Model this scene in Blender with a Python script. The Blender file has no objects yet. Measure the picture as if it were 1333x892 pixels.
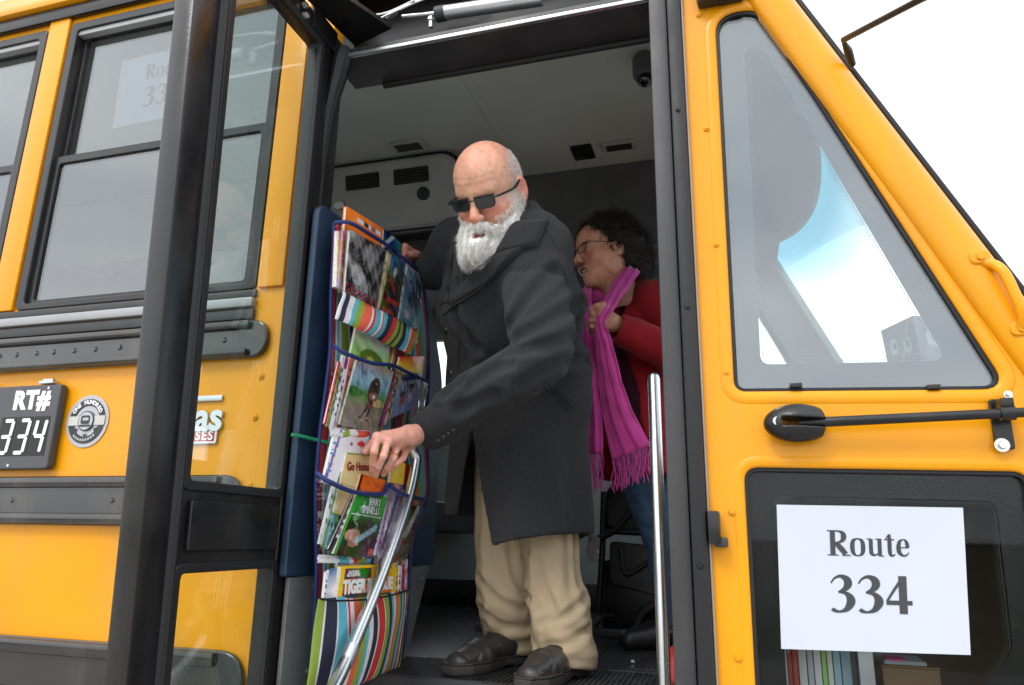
import bpy, bmesh, math, random
import numpy as np
from mathutils import Vector, Matrix
from mathutils.bvhtree import BVHTree
random.seed(7); np.random.seed(7)
R = math.radians
scene = bpy.context.scene
col = scene.collection

# ------------------------------------------------------------------ camera model (used to read sizes off the photograph)
F_PX = 940.; PITCH = R(14.9); YAW = R(16.9); ROLL = R(0.95)
CAM = Vector((0., -1.46, 1.50))
FX, FY = -math.sin(YAW), math.cos(YAW)
c_f = Vector((FX*math.cos(PITCH), FY*math.cos(PITCH), math.sin(PITCH)))
c_r = Vector((math.cos(YAW), math.sin(YAW), 0))
c_u = Vector((-FX*math.sin(PITCH), -FY*math.sin(PITCH), math.cos(PITCH)))
def ray(px, py):
    x = (px-666.5)/F_PX; y = -(py-446.)/F_PX
    c, s = math.cos(ROLL), math.sin(ROLL)
    x, y = c*x-s*y, s*x+c*y
    return c_f + c_r*x + c_u*y
def PY(px, py, Y):
    d = ray(px, py); return CAM + d*((Y-CAM.y)/d.y)
def PX(px, py, X):
    d = ray(px, py); return CAM + d*((X-CAM.x)/d.x)
def PZ(px, py, Z):
    d = ray(px, py); return CAM + d*((Z-CAM.z)/d.z)

cd = bpy.data.cameras.new('camera'); cam = bpy.data.objects.new('camera', cd); col.objects.link(cam)
cr, sr = math.cos(ROLL), math.sin(ROLL)
# camera axes after roll (zenith leans right in the picture)
ax_x = c_r*cr + c_u*sr; ax_y = c_u*cr - c_r*sr
M = Matrix((ax_x, ax_y, -c_f)).transposed().to_4x4(); M.translation = CAM
cam.matrix_world = M
cd.sensor_width = 36; cd.lens = F_PX/1333*36; cd.clip_end = 3000; cd.clip_start = .02
scene.camera = cam

# ------------------------------------------------------------------ object helpers
def tag(o, label=None, cat=None, group=None, kind=None):
    if label: o['label'] = label
    if cat: o['category'] = cat
    if group: o['group'] = group
    if kind: o['kind'] = kind
    return o
def thing(name, label, cat, loc=(0, 0, 0), group=None):
    o = bpy.data.objects.new(name, None); col.objects.link(o); o.location = loc
    o.empty_display_size = .1
    return tag(o, label, cat, group)
def world_of(o):
    m = Matrix.Translation(o.location)
    return m if o.parent is None else world_of(o.parent) @ o.matrix_parent_inverse @ m
def adopt(o, parent):
    """parent o (built in world coordinates), never deeper than thing > part > sub-part"""
    chain = [parent]
    while chain[-1].parent is not None: chain.append(chain[-1].parent)
    if len(chain) > 2: parent = chain[-2]
    o.parent = parent; o.matrix_parent_inverse = world_of(parent).inverted()
    return o
def link(name, me, mat=None, parent=None, smooth=False, label=None):
    o = bpy.data.objects.new(name, me); col.objects.link(o)
    if mat is not None:
        if isinstance(mat, (list, tuple)):
            for m in mat: me.materials.append(m)
        else: me.materials.append(mat)
    if smooth:
        me.shade_smooth()
    if parent is not None: adopt(o, parent)
    if label: o['label'] = label
    return o
def obj(name, bm, mat=None, parent=None, smooth=False, label=None):
    me = bpy.data.meshes.new(name); bm.normal_update(); bm.to_mesh(me); bm.free()
    return link(name, me, mat, parent, smooth, label)
def autosmooth(o, ang=35):
    me = o.data
    me.shade_smooth()
    try:
        me.set_sharp_from_angle(angle=R(ang))
    except Exception: pass
    return o
def add_box(bm, x0, x1, y0, y1, z0, z1, bev=0, M=None):
    r = bmesh.ops.create_cube(bm, size=1)
    vs = r['verts']
    for v in vs:
        v.co = Vector((x0+(v.co.x+.5)*(x1-x0), y0+(v.co.y+.5)*(y1-y0), z0+(v.co.z+.5)*(z1-z0)))
        if M is not None: v.co = M @ v.co
    if bev:
        es = list({e for v in vs for e in v.link_edges})
        bmesh.ops.bevel(bm, geom=es, offset=bev, segments=2, profile=.6, affect='EDGES')
def box(name, x0, x1, y0, y1, z0, z1, mat, parent=None, bev=0.003, label=None, M=None):
    bm = bmesh.new(); add_box(bm, x0, x1, y0, y1, z0, z1, bev, M)
    return autosmooth(obj(name, bm, mat, parent, label=label))
def catmull(pts, n=6):
    pts = [Vector(p) for p in pts]
    P = [2*pts[0]-pts[1]] + pts + [2*pts[-1]-pts[-2]]
    out = []
    for i in range(1, len(P)-2):
        for k in range(n):
            t = k/n
            a, b, c, d = P[i-1], P[i], P[i+1], P[i+2]
            out.append(.5*((2*b)+(c-a)*t+(2*a-5*b+4*c-d)*t*t+(3*b-a-3*c+d)*t**3))
    out.append(pts[-1]); return out
def add_tube(bm, pts, r, n=12, cap=True, rs=None):
    pts = [Vector(p) for p in pts]
    rings = []; up = None
    for i, p in enumerate(pts):
        t = (pts[min(i+1, len(pts)-1)]-pts[max(i-1, 0)]).normalized()
        if up is None:
            up = Vector((0, 0, 1)) if abs(t.z) < .9 else Vector((1, 0, 0))
        a = (up - t*up.dot(t)).normalized(); up = a
        b = t.cross(a)
        rr = rs[i] if rs else r
        rings.append([bm.verts.new(p+(a*math.cos(2*math.pi*k/n)+b*math.sin(2*math.pi*k/n))*rr) for k in range(n)])
    for i in range(len(rings)-1):
        for k in range(n):
            bm.faces.new((rings[i][k], rings[i][(k+1) % n], rings[i+1][(k+1) % n], rings[i+1][k]))
    if cap:
        bm.faces.new(rings[0][::-1]); bm.faces.new(rings[-1])
def tube(name, pts, r, mat, parent=None, n=12, rs=None, label=None):
    bm = bmesh.new(); add_tube(bm, pts, r, n, True, rs)
    return autosmooth(obj(name, bm, mat, parent, label=label), 50)
def add_disc(bm, c, nrm, r, h, n=16, r2=None):
    c = Vector(c); nrm = Vector(nrm).normalized()
    add_tube(bm, [c, c+nrm*h], r, n, True, [r, r if r2 is None else r2])
def fillet(pts, r, n=6):
    """round the corners of a 2D polygon; r number or list"""
    out = []; m = len(pts)
    for i in range(m):
        p0, p, p1 = Vector(pts[i-1]), Vector(pts[i]), Vector(pts[(i+1) % m])
        rr = r[i] if isinstance(r, (list, tuple)) else r
        a = (p0-p); b = (p1-p); la, lb = a.length, b.length
        a.normalize(); b.normalize()
        if rr <= 0: out.append(tuple(p)); continue
        ang = a.angle(b); d = min(rr/math.tan(ang/2), la*.49, lb*.49)
        A = p+a*d; B = p+b*d
        for k in range(n+1):
            t = k/n
            out.append(tuple((1-t)**2*A + 2*t*(1-t)*p + t*t*B))
    return out
def rrect(x0, z0, x1, z1, r):
    return fillet([(x0, z0), (x1, z0), (x1, z1), (x0, z1)], r)
def plate(name, loops, y, depth, mat, parent=None, bev=.002, xf=None, label=None):
    """extruded XZ outline (first loop) with holes (others), front face at Y=y, going to y+depth"""
    cu = bpy.data.curves.new('tmp', 'CURVE'); cu.dimensions = '2D'; cu.fill_mode = 'BOTH'
    cu.extrude = max(depth/2-bev, 0); cu.bevel_depth = bev; cu.bevel_resolution = 2; cu.offset = -bev
    for lp in loops:
        sp = cu.splines.new('POLY'); sp.points.add(len(lp)-1)
        for i, (a, b) in enumerate(lp): sp.points[i].co = (a, b, 0, 1)
        sp.use_cyclic_u = True
    t = bpy.data.objects.new('tmp', cu); col.objects.link(t)
    dg = bpy.context.evaluated_depsgraph_get()
    me = bpy.data.meshes.new_from_object(t.evaluated_get(dg))
    bpy.data.objects.remove(t); bpy.data.curves.remove(cu)
    me.materials.clear()
    me.transform(Matrix(((1, 0, 0, 0), (0, 0, -1, y+depth/2), (0, 1, 0, 0), (0, 0, 0, 1))))
    if xf is not None: me.transform(xf)
    me.name = name
    return autosmooth(link(name, me, mat, parent, label=label), 30)
def poly_px(pts, Y): return [(PY(a, b, Y).x, PY(a, b, Y).z) for a, b in pts]
def text_mesh(name, body, size, mat, M, parent=None, bold=0., extrude=.0006, align='CENTER', shear=0, spacing=1):
    cu = bpy.data.curves.new('tmp', 'FONT'); cu.body = body; cu.size = size; cu.offset = bold
    cu.extrude = extrude; cu.align_x = align; cu.align_y = 'CENTER'; cu.shear = shear; cu.resolution_u = 3
    cu.space_character = spacing
    t = bpy.data.objects.new('tmp', cu); col.objects.link(t)
    dg = bpy.context.evaluated_depsgraph_get()
    me = bpy.data.meshes.new_from_object(t.evaluated_get(dg))
    bpy.data.objects.remove(t); bpy.data.curves.remove(cu)
    me.materials.clear(); me.transform(M); me.name = name
    return link(name, me, mat, parent)
def frame_m(o, ex, ey):
    """matrix with local x->ex, y->ey, z->ex x ey, origin o"""
    ex = Vector(ex).normalized(); ey = Vector(ey); ey = (ey-ex*ey.dot(ex)).normalized(); ez = ex.cross(ey)
    m = Matrix((ex, ey, ez)).transposed().to_4x4(); m.translation = Vector(o); return m

# ------------------------------------------------------------------ materials
def new_mat(name):
    m = bpy.data.materials.new(name); m.use_nodes = True
    nt = m.node_tree; b = nt.nodes['Principled BSDF']; return m, nt, b
def mat(name, c, rough=.5, metal=0, var=.12, scale=6, bump=0, bscale=80, coat=0, spec=.5, sheen=0, rvar=.08, stretch=None, attr=None, dirt=0):
    m, nt, b = new_mat(name); N = nt.nodes; L = nt.links
    tc = N.new('ShaderNodeTexCoord'); mp = N.new('ShaderNodeMapping'); L.new(tc.outputs['Object'], mp.inputs[0])
    if stretch: mp.inputs['Scale'].default_value = stretch
    nz = N.new('ShaderNodeTexNoise'); nz.inputs['Scale'].default_value = scale; nz.inputs['Detail'].default_value = 6
    L.new(mp.outputs[0], nz.inputs['Vector'])
    rr = N.new('ShaderNodeMapRange'); rr.inputs['From Min'].default_value = .3; rr.inputs['From Max'].default_value = .7
    rr.inputs['To Min'].default_value = 1-var; rr.inputs['To Max'].default_value = 1+var
    L.new(nz.outputs[0], rr.inputs['Value'])
    mul = N.new('ShaderNodeVectorMath'); mul.operation = 'SCALE'
    if attr:
        at = N.new('ShaderNodeAttribute'); at.attribute_name = attr; L.new(at.outputs['Color'], mul.inputs[0])
    else:
        mul.inputs[0].default_value = c[:3]
    L.new(rr.outputs[0], mul.inputs['Scale'])
    colout = mul.outputs[0]
    if dirt:
        nd = N.new('ShaderNodeTexNoise'); nd.inputs['Scale'].default_value = 2.3; nd.inputs['Detail'].default_value = 9; nd.inputs['Roughness'].default_value = .7
        md_ = N.new('ShaderNodeMapping'); md_.inputs['Scale'].default_value = (2.6, 2.6, .55) ; L.new(tc.outputs['Object'], md_.inputs[0]); L.new(md_.outputs[0], nd.inputs['Vector'])
        r2 = N.new('ShaderNodeMapRange'); r2.inputs['From Min'].default_value = .5; r2.inputs['From Max'].default_value = .8
        r2.inputs['To Max'].default_value = dirt; L.new(nd.outputs[0], r2.inputs['Value'])
        mx = N.new('ShaderNodeMix'); mx.data_type = 'RGBA'; L.new(r2.outputs[0], mx.inputs['Factor'])
        L.new(colout, mx.inputs['A']); mx.inputs['B'].default_value = (.22, .18, .13, 1); colout = mx.outputs['Result']
    L.new(colout, b.inputs['Base Color'])
    r3 = N.new('ShaderNodeMapRange'); r3.inputs['From Min'].default_value = .3; r3.inputs['From Max'].default_value = .7
    r3.inputs['To Min'].default_value = max(rough-rvar, .02); r3.inputs['To Max'].default_value = min(rough+rvar, 1)
    L.new(nz.outputs[0], r3.inputs['Value']); L.new(r3.outputs[0], b.inputs['Roughness'])
    b.inputs['Metallic'].default_value = metal
    b.inputs['Specular IOR Level'].default_value = spec
    b.inputs['Coat Weight'].default_value = coat; b.inputs['Coat Roughness'].default_value = .06
    b.inputs['Sheen Weight'].default_value = sheen; b.inputs['Sheen Roughness'].default_value = .5
    if bump:
        n2 = N.new('ShaderNodeTexNoise'); n2.inputs['Scale'].default_value = bscale; n2.inputs['Detail'].default_value = 5
        L.new(mp.outputs[0], n2.inputs['Vector'])
        bp = N.new('ShaderNodeBump'); bp.inputs['Strength'].default_value = bump; bp.inputs['Distance'].default_value = .004
        L.new(n2.outputs[0], bp.inputs['Height']); L.new(bp.outputs[0], b.inputs['Normal'])
    return m
def wrinkle(m, scale, strength, dist, stretch=(1, 1, 1), kind='noise'):
    nt = m.node_tree; N = nt.nodes; L = nt.links; b = N['Principled BSDF']
    tc = N.new('ShaderNodeTexCoord'); mp = N.new('ShaderNodeMapping'); mp.inputs['Scale'].default_value = stretch
    n = N.new('ShaderNodeTexNoise'); n.inputs['Scale'].default_value = scale; n.inputs['Detail'].default_value = 3; n.inputs['Distortion'].default_value = .8
    L.new(tc.outputs['Object'], mp.inputs[0]); L.new(mp.outputs[0], n.inputs['Vector'])
    a = N.new('ShaderNodeMath'); a.operation = 'SUBTRACT'; a.inputs[1].default_value = .5; L.new(n.outputs[0], a.inputs[0])
    c = N.new('ShaderNodeMath'); c.operation = 'ABSOLUTE'; L.new(a.outputs[0], c.inputs[0])
    p = N.new('ShaderNodeMath'); p.operation = 'POWER'; p.inputs[1].default_value = .6; L.new(c.outputs[0], p.inputs[0])
    bp = N.new('ShaderNodeBump'); bp.inputs['Strength'].default_value = strength; bp.inputs['Distance'].default_value = dist
    L.new(p.outputs[0], bp.inputs['Height'])
    if b.inputs['Normal'].links: L.new(b.inputs['Normal'].links[0].from_socket, bp.inputs['Normal'])
    L.new(bp.outputs[0], b.inputs['Normal'])
def glass(name, tint=(.9, .95, .95), ior=1.5, rough=0.01, refl=1.0, bump=0, bscale=8):
    m, nt, b = new_mat(name); N = nt.nodes; L = nt.links; N.remove(b)
    out = N['Material Output']; tr = N.new('ShaderNodeBsdfTransparent'); tr.inputs[0].default_value = (*tint, 1)
    gl = N.new('ShaderNodeBsdfGlossy'); gl.inputs['Roughness'].default_value = rough
    fr = N.new('ShaderNodeFresnel'); ge = N.new('ShaderNodeNewGeometry')
    im = N.new('ShaderNodeMapRange'); im.inputs['To Min'].default_value = ior; im.inputs['To Max'].default_value = 1/ior   # same sheet seen from its back face
    L.new(ge.outputs['Backfacing'], im.inputs['Value']); L.new(im.outputs[0], fr.inputs['IOR'])
    mu = N.new('ShaderNodeMath'); mu.operation = 'MULTIPLY'; mu.inputs[1].default_value = refl; mu.use_clamp = True
    L.new(fr.outputs[0], mu.inputs[0])
    mx = N.new('ShaderNodeMixShader'); L.new(mu.outputs[0], mx.inputs[0]); L.new(tr.outputs[0], mx.inputs[1]); L.new(gl.outputs[0], mx.inputs[2])
    L.new(mx.outputs[0], out.inputs['Surface'])
    if bump:
        tc = N.new('ShaderNodeTexCoord'); n2 = N.new('ShaderNodeTexNoise'); n2.inputs['Scale'].default_value = bscale; n2.inputs['Detail'].default_value = 3
        L.new(tc.outputs['Object'], n2.inputs['Vector'])
        bp = N.new('ShaderNodeBump'); bp.inputs['Strength'].default_value = bump; bp.inputs['Distance'].default_value = .03
        L.new(n2.outputs[0], bp.inputs['Height']); L.new(bp.outputs[0], gl.inputs['Normal']); L.new(bp.outputs[0], fr.inputs['Normal'])
    return m
def paint_attr(me, fn):
    co = np.zeros(len(me.vertices)*3, np.float32); me.vertices.foreach_get('co', co); co = co.reshape(-1, 3)
    c = np.ones((len(co), 4), np.float32); c[:, :3] = fn(co)
    a = me.color_attributes.new('Col', 'FLOAT_COLOR', 'POINT'); a.data.foreach_set('color', c.ravel())
def srgb(*c):
    return tuple(((v/255)/12.92 if v/255 <= .04045 else ((v/255+.055)/1.055)**2.4) for v in c)

YEL = mat('bus_yellow_paint', (.76, .305, .0015), .34, var=.05, scale=2.5, coat=.12, bump=.06, bscale=7, dirt=.24, spec=.28)
BLK = mat('black_frame', (.011, .011, .012), .30, var=.3, scale=9, bump=.06, bscale=120, dirt=.10, spec=.42)
BLKG = mat('glossy_black_rail', (.02, .018, .017), .2, var=.3, scale=5, coat=.5, dirt=.25)
RUB = mat('rubber_seal', (.012, .012, .013), .5, var=.2, bump=.1, spec=.35)
DGR = mat('dark_grey_trim', (.027, .027, .030), .5, var=.25, bump=.08, dirt=.15)
SIL = mat('aluminium', (.55, .56, .58), .3, .85, var=.1, bump=.03, bscale=150)
CHR = mat('chrome_rail', (.66, .67, .68), .27, 1, var=.03, scale=3, rvar=.02)
BOLT = mat('zinc_bolt', (.6, .6, .58), .3, .9, var=.1)
CEIL = mat('ceiling_panel', (.60, .64, .61), .40, var=.06, scale=3, bump=.04, bscale=400)
CEILD = mat('dark_headliner', (.13, .13, .128), .8, var=.2, bump=.3, bscale=300)
ACM = mat('grey_plastic', (.46, .47, .46), .5, var=.08, bump=.05)
BLUE = mat('blue_vinyl', (.012, .032, .066), .45, var=.2, scale=8, bump=.25, bscale=300)
GALV = mat('grey_metal_panel', (.24, .26, .27), .38, .3, var=.22, scale=10, dirt=.3)
FLOORM = mat('black_rubber_floor', (.028, .028, .028), .4, var=.5, scale=25, bump=.2, bscale=60, dirt=.3)
VINYL = mat('black_vinyl_seat', (.014, .014, .015), .4, var=.2, bump=.2, bscale=200)
WALLIN = mat('inner_wall', (.26, .29, .28), .55, var=.1, bump=.05)
PAPER = mat('white_paper', (.50, .53, .59), .6, var=.02, bump=.03, bscale=12)
INK = mat('black_ink', (.012, .012, .014), .6, var=.1)
GRAYT = mat('grey_sill', (.30, .30, .31), .38, .2, var=.08)
WHT = mat('white_paint', (.8, .8, .8), .4, var=.03)
REDP = mat('red_paint', (.5, .02, .015), .35, var=.1)
ASPH = mat('concrete_lot', (.33, .32, .30), .9, var=.3, scale=3, bump=.5, bscale=60)
FRIT2 = mat('black_window_border', (.006, .006, .007), .25, var=.1)
FRIT = mat('grey_window_border', (.035, .037, .04), .22, var=.1)
G_SIDE = glass('side_window_glass', (.66, .70, .71), 1.95, refl=1.35)
G_DOOR = glass('door_glass', (.92, .985, .965), 1.72)
G_CAB = glass('cab_glass', (.86, .92, .93), 1.95, refl=1.25)
G_DARK = glass('lower_cab_glass', (.80, .82, .82), 1.24, refl=.9)
G_WS = glass('windshield_glass', (.94, .97, .98), 1.45)
VCLR = glass('clear_vinyl', (.97, .97, .98), 1.42, rough=.05, refl=1.3, bump=.9, bscale=14)

# ------------------------------------------------------------------ signed-distance modelling
def V3(p): return np.array([p[0], p[1], p[2]], np.float32)
def smin(a, b, k): 
    h = np.clip(.5+.5*(b-a)/k, 0, 1); return b*(1-h)+a*h-k*h*(1-h)
def smax(a, b, k): return -smin(-a, -b, k)
def cone(P, a, b, r1, r2, ax=None, sc=1.):
    """round cone a-b; optional anisotropy: distances along axis ax are multiplied by sc"""
    a = V3(a); b = V3(b); q = P-a; ba = b-a
    if ax is not None:
        ax = V3(ax); ax = ax/np.linalg.norm(ax)
        q = q + (q@ax)[..., None]*ax*(sc-1); ba = ba+(ba@ax)*ax*(sc-1)
    h = np.clip((q@ba)/(ba@ba), 0, 1)
    d = np.linalg.norm(q-h[..., None]*ba, axis=-1)
    return d-(r1+(r2-r1)*h)
def limb(P, pts, rad, n=5):
    """smooth tapered limb through pts, no bulge at the joints"""
    Q = catmull(pts, n); t = np.linspace(0, len(pts)-1, len(Q)); rr = np.interp(t, range(len(pts)), rad); d = None
    for i in range(len(Q)-1):
        e = cone(P, Q[i], Q[i+1], rr[i], rr[i+1]); d = e if d is None else np.minimum(d, e)
    return d
def ell(P, c, r, M=None):
    q = P-V3(c)
    if M is not None: q = q@M
    r = np.array(r, np.float32); k0 = np.linalg.norm(q/r, axis=-1); k1 = np.linalg.norm(q/(r*r), axis=-1)
    return k0*(k0-1)/np.maximum(k1, 1e-6)
def wav(P, f, seed=0):
    rs = np.random.RandomState(seed); o = 0
    for i in range(5):
        k = rs.randn(3)*f; o = o+np.sin(P@k.astype(np.float32)+rs.rand()*6.28)
    return o/5
def surf(name, fn, lo, hi, h, mat_, parent=None, paint=None, label=None, xf=None):
    lo = np.array(lo, float); hi = np.array(hi, float)
    n = np.ceil((hi-lo)/h).astype(int)+1
    ax = [lo[i]+h*np.arange(n[i]) for i in range(3)]
    G = np.stack(np.meshgrid(*ax, indexing='ij'), -1).astype(np.float32)
    D = np.empty(n, np.float32)
    for i in range(0, n[0], 24): D[i:i+24] = fn(G[i:i+24])
    s = D < 0
    c = s[:-1, :-1, :-1].astype(np.int8)
    cnt = sum(s[i:n[0]-1+i, j:n[1]-1+j, k:n[2]-1+k].astype(np.int8) for i in (0, 1) for j in (0, 1) for k in (0, 1))
    act = (cnt > 0) & (cnt < 8)
    idx = -np.ones(act.shape, np.int64); I = np.argwhere(act); idx[act] = np.arange(len(I))
    acc = np.zeros((len(I), 3)); num = np.zeros(len(I))
    corners = [(i, j, k) for i in (0, 1) for j in (0, 1) for k in (0, 1)]
    for A in corners:
        for d in range(3):
            if A[d] == 1: continue
            B = list(A); B[d] = 1
            da = D[I[:, 0]+A[0], I[:, 1]+A[1], I[:, 2]+A[2]]; db = D[I[:, 0]+B[0], I[:, 1]+B[1], I[:, 2]+B[2]]
            m = (da < 0) != (db < 0); t = np.where(m, da/np.where(m, da-db, 1), 0)
            p = np.tile(np.array(A, float), (len(I), 1)); p[:, d] += t
            acc += p*m[:, None]; num += m
    V = lo+h*(I+acc/num[:, None])
    F = []
    for d in range(3):
        e, f = (d+1) % 3, (d+2) % 3
        sl0 = [slice(None)]*3; sl1 = [slice(None)]*3
        sl0[d] = slice(0, n[d]-1); sl1[d] = slice(1, n[d])
        x = s[tuple(sl0)] != s[tuple(sl1)]
        E = np.argwhere(x)
        ok = (E[:, e] > 0) & (E[:, f] > 0) & (E[:, e] < n[e]-1) & (E[:, f] < n[f]-1); E = E[ok]
        inside = s[E[:, 0], E[:, 1], E[:, 2]]
        def g(de, df):
            q = E.copy(); q[:, e] -= de; q[:, f] -= df; return idx[q[:, 0], q[:, 1], q[:, 2]]
        q = np.stack([g(1, 1), g(0, 1), g(0, 0), g(1, 0)], 1)
        q[~inside] = q[~inside][:, ::-1]
        F.append(q)
    F = np.concatenate(F)
    me = bpy.data.meshes.new(name); me.from_pydata(V.tolist(), [], F.tolist()); me.update()
    if paint: paint_attr(me, paint)
    if xf is not None: me.transform(xf)
    o = link(name, me, mat_, parent, True, label=label)
    return o
def bvh_of(o):
    bm = bmesh.new(); bm.from_mesh(o.data); t = BVHTree.FromBMesh(bm); bm.free(); return t
# ================================================================== setting
def ground():
    bm = bmesh.new(); s = 900
    vs = [bm.verts.new(p) for p in ((-s, -s, 0), (s, -s, 0), (s, s, 0), (-s, s, 0))]; bm.faces.new(vs)
    o = obj('ground', bm, ASPH); tag(o, 'pale grey concrete parking lot', None, None, 'structure')
ground()
def field():
    bm = bmesh.new(); n = 30
    vs = [bm.verts.new((-400+800*i/n, -9+1.2*math.sin(i*1.7)+.6*math.sin(i*4.1), .004)) for i in range(n+1)]
    ve = [bm.verts.new((-400+800*i/n, -600, .004)) for i in range(n+1)]
    for i in range(n): bm.faces.new((vs[i], ve[i], ve[i+1], vs[i+1]))
    bmesh.ops.recalc_face_normals(bm, faces=bm.faces)
    tag(obj('grass_field', bm, mat('dry_grass', (.11, .11, .045), .95, var=.4, scale=2, bump=.5, bscale=30)), 'dry grass field beyond the lot', None, None, 'structure')
field()
w = bpy.data.worlds.new('World'); scene.world = w; w.use_nodes = True
nt = w.node_tree; N = nt.nodes; L = nt.links; bg = N['Background']
sky = N.new('ShaderNodeTexSky'); sky.sky_type = 'NISHITA'; sky.sun_disc = False
SUN_AZ = R(205); SUN_EL = R(48)
sky.sun_elevation = SUN_EL; sky.sun_rotation = SUN_AZ; sky.dust_density = 3; sky.air_density = 1
tc = N.new('ShaderNodeTexCoord'); nz = N.new('ShaderNodeTexNoise'); nz.inputs['Scale'].default_value = 2.2; nz.inputs['Detail'].default_value = 7
mp = N.new('ShaderNodeMapping'); mp.inputs['Scale'].default_value = (1, 1, 2.5); L.new(tc.outputs['Generated'], mp.inputs[0]); L.new(mp.outputs[0], nz.inputs['Vector'])
cr_ = N.new('ShaderNodeValToRGB'); cr_.color_ramp.elements[0].position = .3; cr_.color_ramp.elements[0].color = (11., 11.8, 13., 1)
cr_.color_ramp.elements[1].position = .7; cr_.color_ramp.elements[1].color = (17., 17.2, 17.6, 1)
L.new(nz.outputs[0], cr_.inputs[0])
mx = N.new('ShaderNodeMix'); mx.data_type = 'RGBA'; mx.inputs['Factor'].default_value = .9
L.new(sky.outputs[0], mx.inputs['A']); L.new(cr_.outputs[0], mx.inputs['B']); L.new(mx.outputs['Result'], bg.inputs[0])
bg.inputs['Strength'].default_value = .1
sd = bpy.data.lights.new('sun', 'SUN'); sd.energy = 1.1; sd.angle = R(18); sd.color = (1, .97, .92)
so = bpy.data.objects.new('sun', sd); col.objects.link(so)
# direction to sun: camera side of the bus, high
sdir = Vector((-.35*math.cos(SUN_EL), -.94*math.cos(SUN_EL), math.sin(SUN_EL))).normalized()
so.rotation_euler = sdir.to_track_quat('Z', 'Y').to_euler()
sky.sun_rotation = math.atan2(sdir.x, sdir.y)
scene.view_settings.view_transform = 'Standard'; scene.view_settings.look = 'None'
scene.view_settings.exposure = .58; scene.view_settings.gamma = 1

# ================================================================== the bus
FZ = 1.155          # bus floor
ZC = 3.10           # ceiling
bus = thing('school_bus', 'yellow school bus with its folding entrance door open', 'school bus', (-.5, 1.1, 0))
# ---- rear side wall (beside and behind the door)
wall_out = [(-3.6, .55), (-.962, .55), (-.962, 3.10), (-3.6, 3.10)]
def winhole(x0, x1): return rrect(x0, 2.085, x1, 3.03, .02)
holes = [winhole(-1.905, -1.115), winhole(-2.83, -2.0)]
plate('side_wall', [wall_out]+holes, 0.0, .05, YEL, bus, bev=.002)
# seam ridge lines in panel
def hrail(name, x0, x1, z0, z1, m, yo=.028, ribs=True, rend=True, riv=()):
    """horizontal rub rail: ribbed profile, rounded front end"""
    r = (z1-z0)*.48
    lp = fillet([(x0, z0), (x1, z0), (x1, z1), (x0, z1)], [0, r if rend else 0, r if rend else 0, 0])
    o = plate(name, [lp], -yo*.55, yo*.55-.001, m, bus, bev=.005)
    h = (z1-z0)
    for k, (a, b) in enumerate(((0.02, .24), (.76, .98))):
        box('rail_rib', x0, x1-r*1.05, -yo, -yo*.5, z0+h*a, z0+h*b, m, o, bev=.008)
    for x in riv:
        bm = bmesh.new(); add_disc(bm, (x, -yo*.55, (z0+z1)/2), (0, -1, 0), .0075, .004, 12, .004); autosmooth(obj('rivet', bm, m, o))
    return o
hrail('rub_rail', -3.6, -1.085, 1.505, 1.625, BLKG, riv=(-1.77, -1.45, -1.2))
hrail('rub_rail', -3.6, -1.03, 1.10, 1.245, BLKG, riv=(-1.8, -1.3))
hrail('belt_rail', -3.6, -1.06, 1.905, 2.00, BLKG, yo=.03, riv=(-1.91, -1.85, -1.78, -1.72, -1.65, -1.58, -1.5, -1.42, -1.3, -1.18))
# window sill strips
box('window_sill', -3.6, -1.11, -.022, -.001, 2.035, 2.06, GRAYT, bus, bev=.006)
box('window_sill', -3.6, -1.11, -.014, -.001, 2.005, 2.032, DGR, bus, bev=.004)
box('window_sill', -3.6, -1.11, -.010, -.001, 2.062, 2.083, DGR, bus, bev=.004)
# windows
def bus_window(x0, x1, tail=False):
    z0, z1 = 2.085, 3.03; zm = 2.555; fr = .028
    f = plate('window', [rrect(x0, z0, x1, z1, .02), rrect(x0+fr, z0+.018, x1-fr, z1-fr, .015)], -.008, .055, BLK, bus, bev=.003)
    plate('sash', [rrect(x0+fr-.002, z0+.016, x1-fr+.002, zm+.012, .008), rrect(x0+fr+.018, z0+.03, x1-fr-.018, zm-.012, .012)], .004, .016, BLK, f, bev=.002)
    plate('sash', [rrect(x0+fr-.002, zm-.008, x1-fr+.002, z1-fr+.002, .008), rrect(x0+fr+.012, zm+.018, x1-fr-.012, z1-fr-.014, .012)], .022, .016, BLK, f, bev=.002)
    box('pane', x0+fr+.01, x1-fr-.01, .011, .0145, z0+.024, zm-.006, G_SIDE, f, bev=0)
    box('pane', x0+fr+.008, x1-fr-.008, .029, .0325, zm+.012, z1-fr-.008, G_SIDE, f, bev=0)
    box('drip_strip', x0+fr-.002, x1-fr+.002, -.002, .021, z1-fr-.016, z1-fr+.001, GRAYT, f, bev=.003)
    return f
bus_window(-1.905, -1.115); bus_window(-2.83, -2.0)
# yellow window posts stand a little proud
for x0, x1 in ((-1.992, -1.912), (-1.108, -1.035)):
    box('window_post', x0, x1, -.012, -.001, 2.086, 3.066, YEL, bus, bev=.005)
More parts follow.
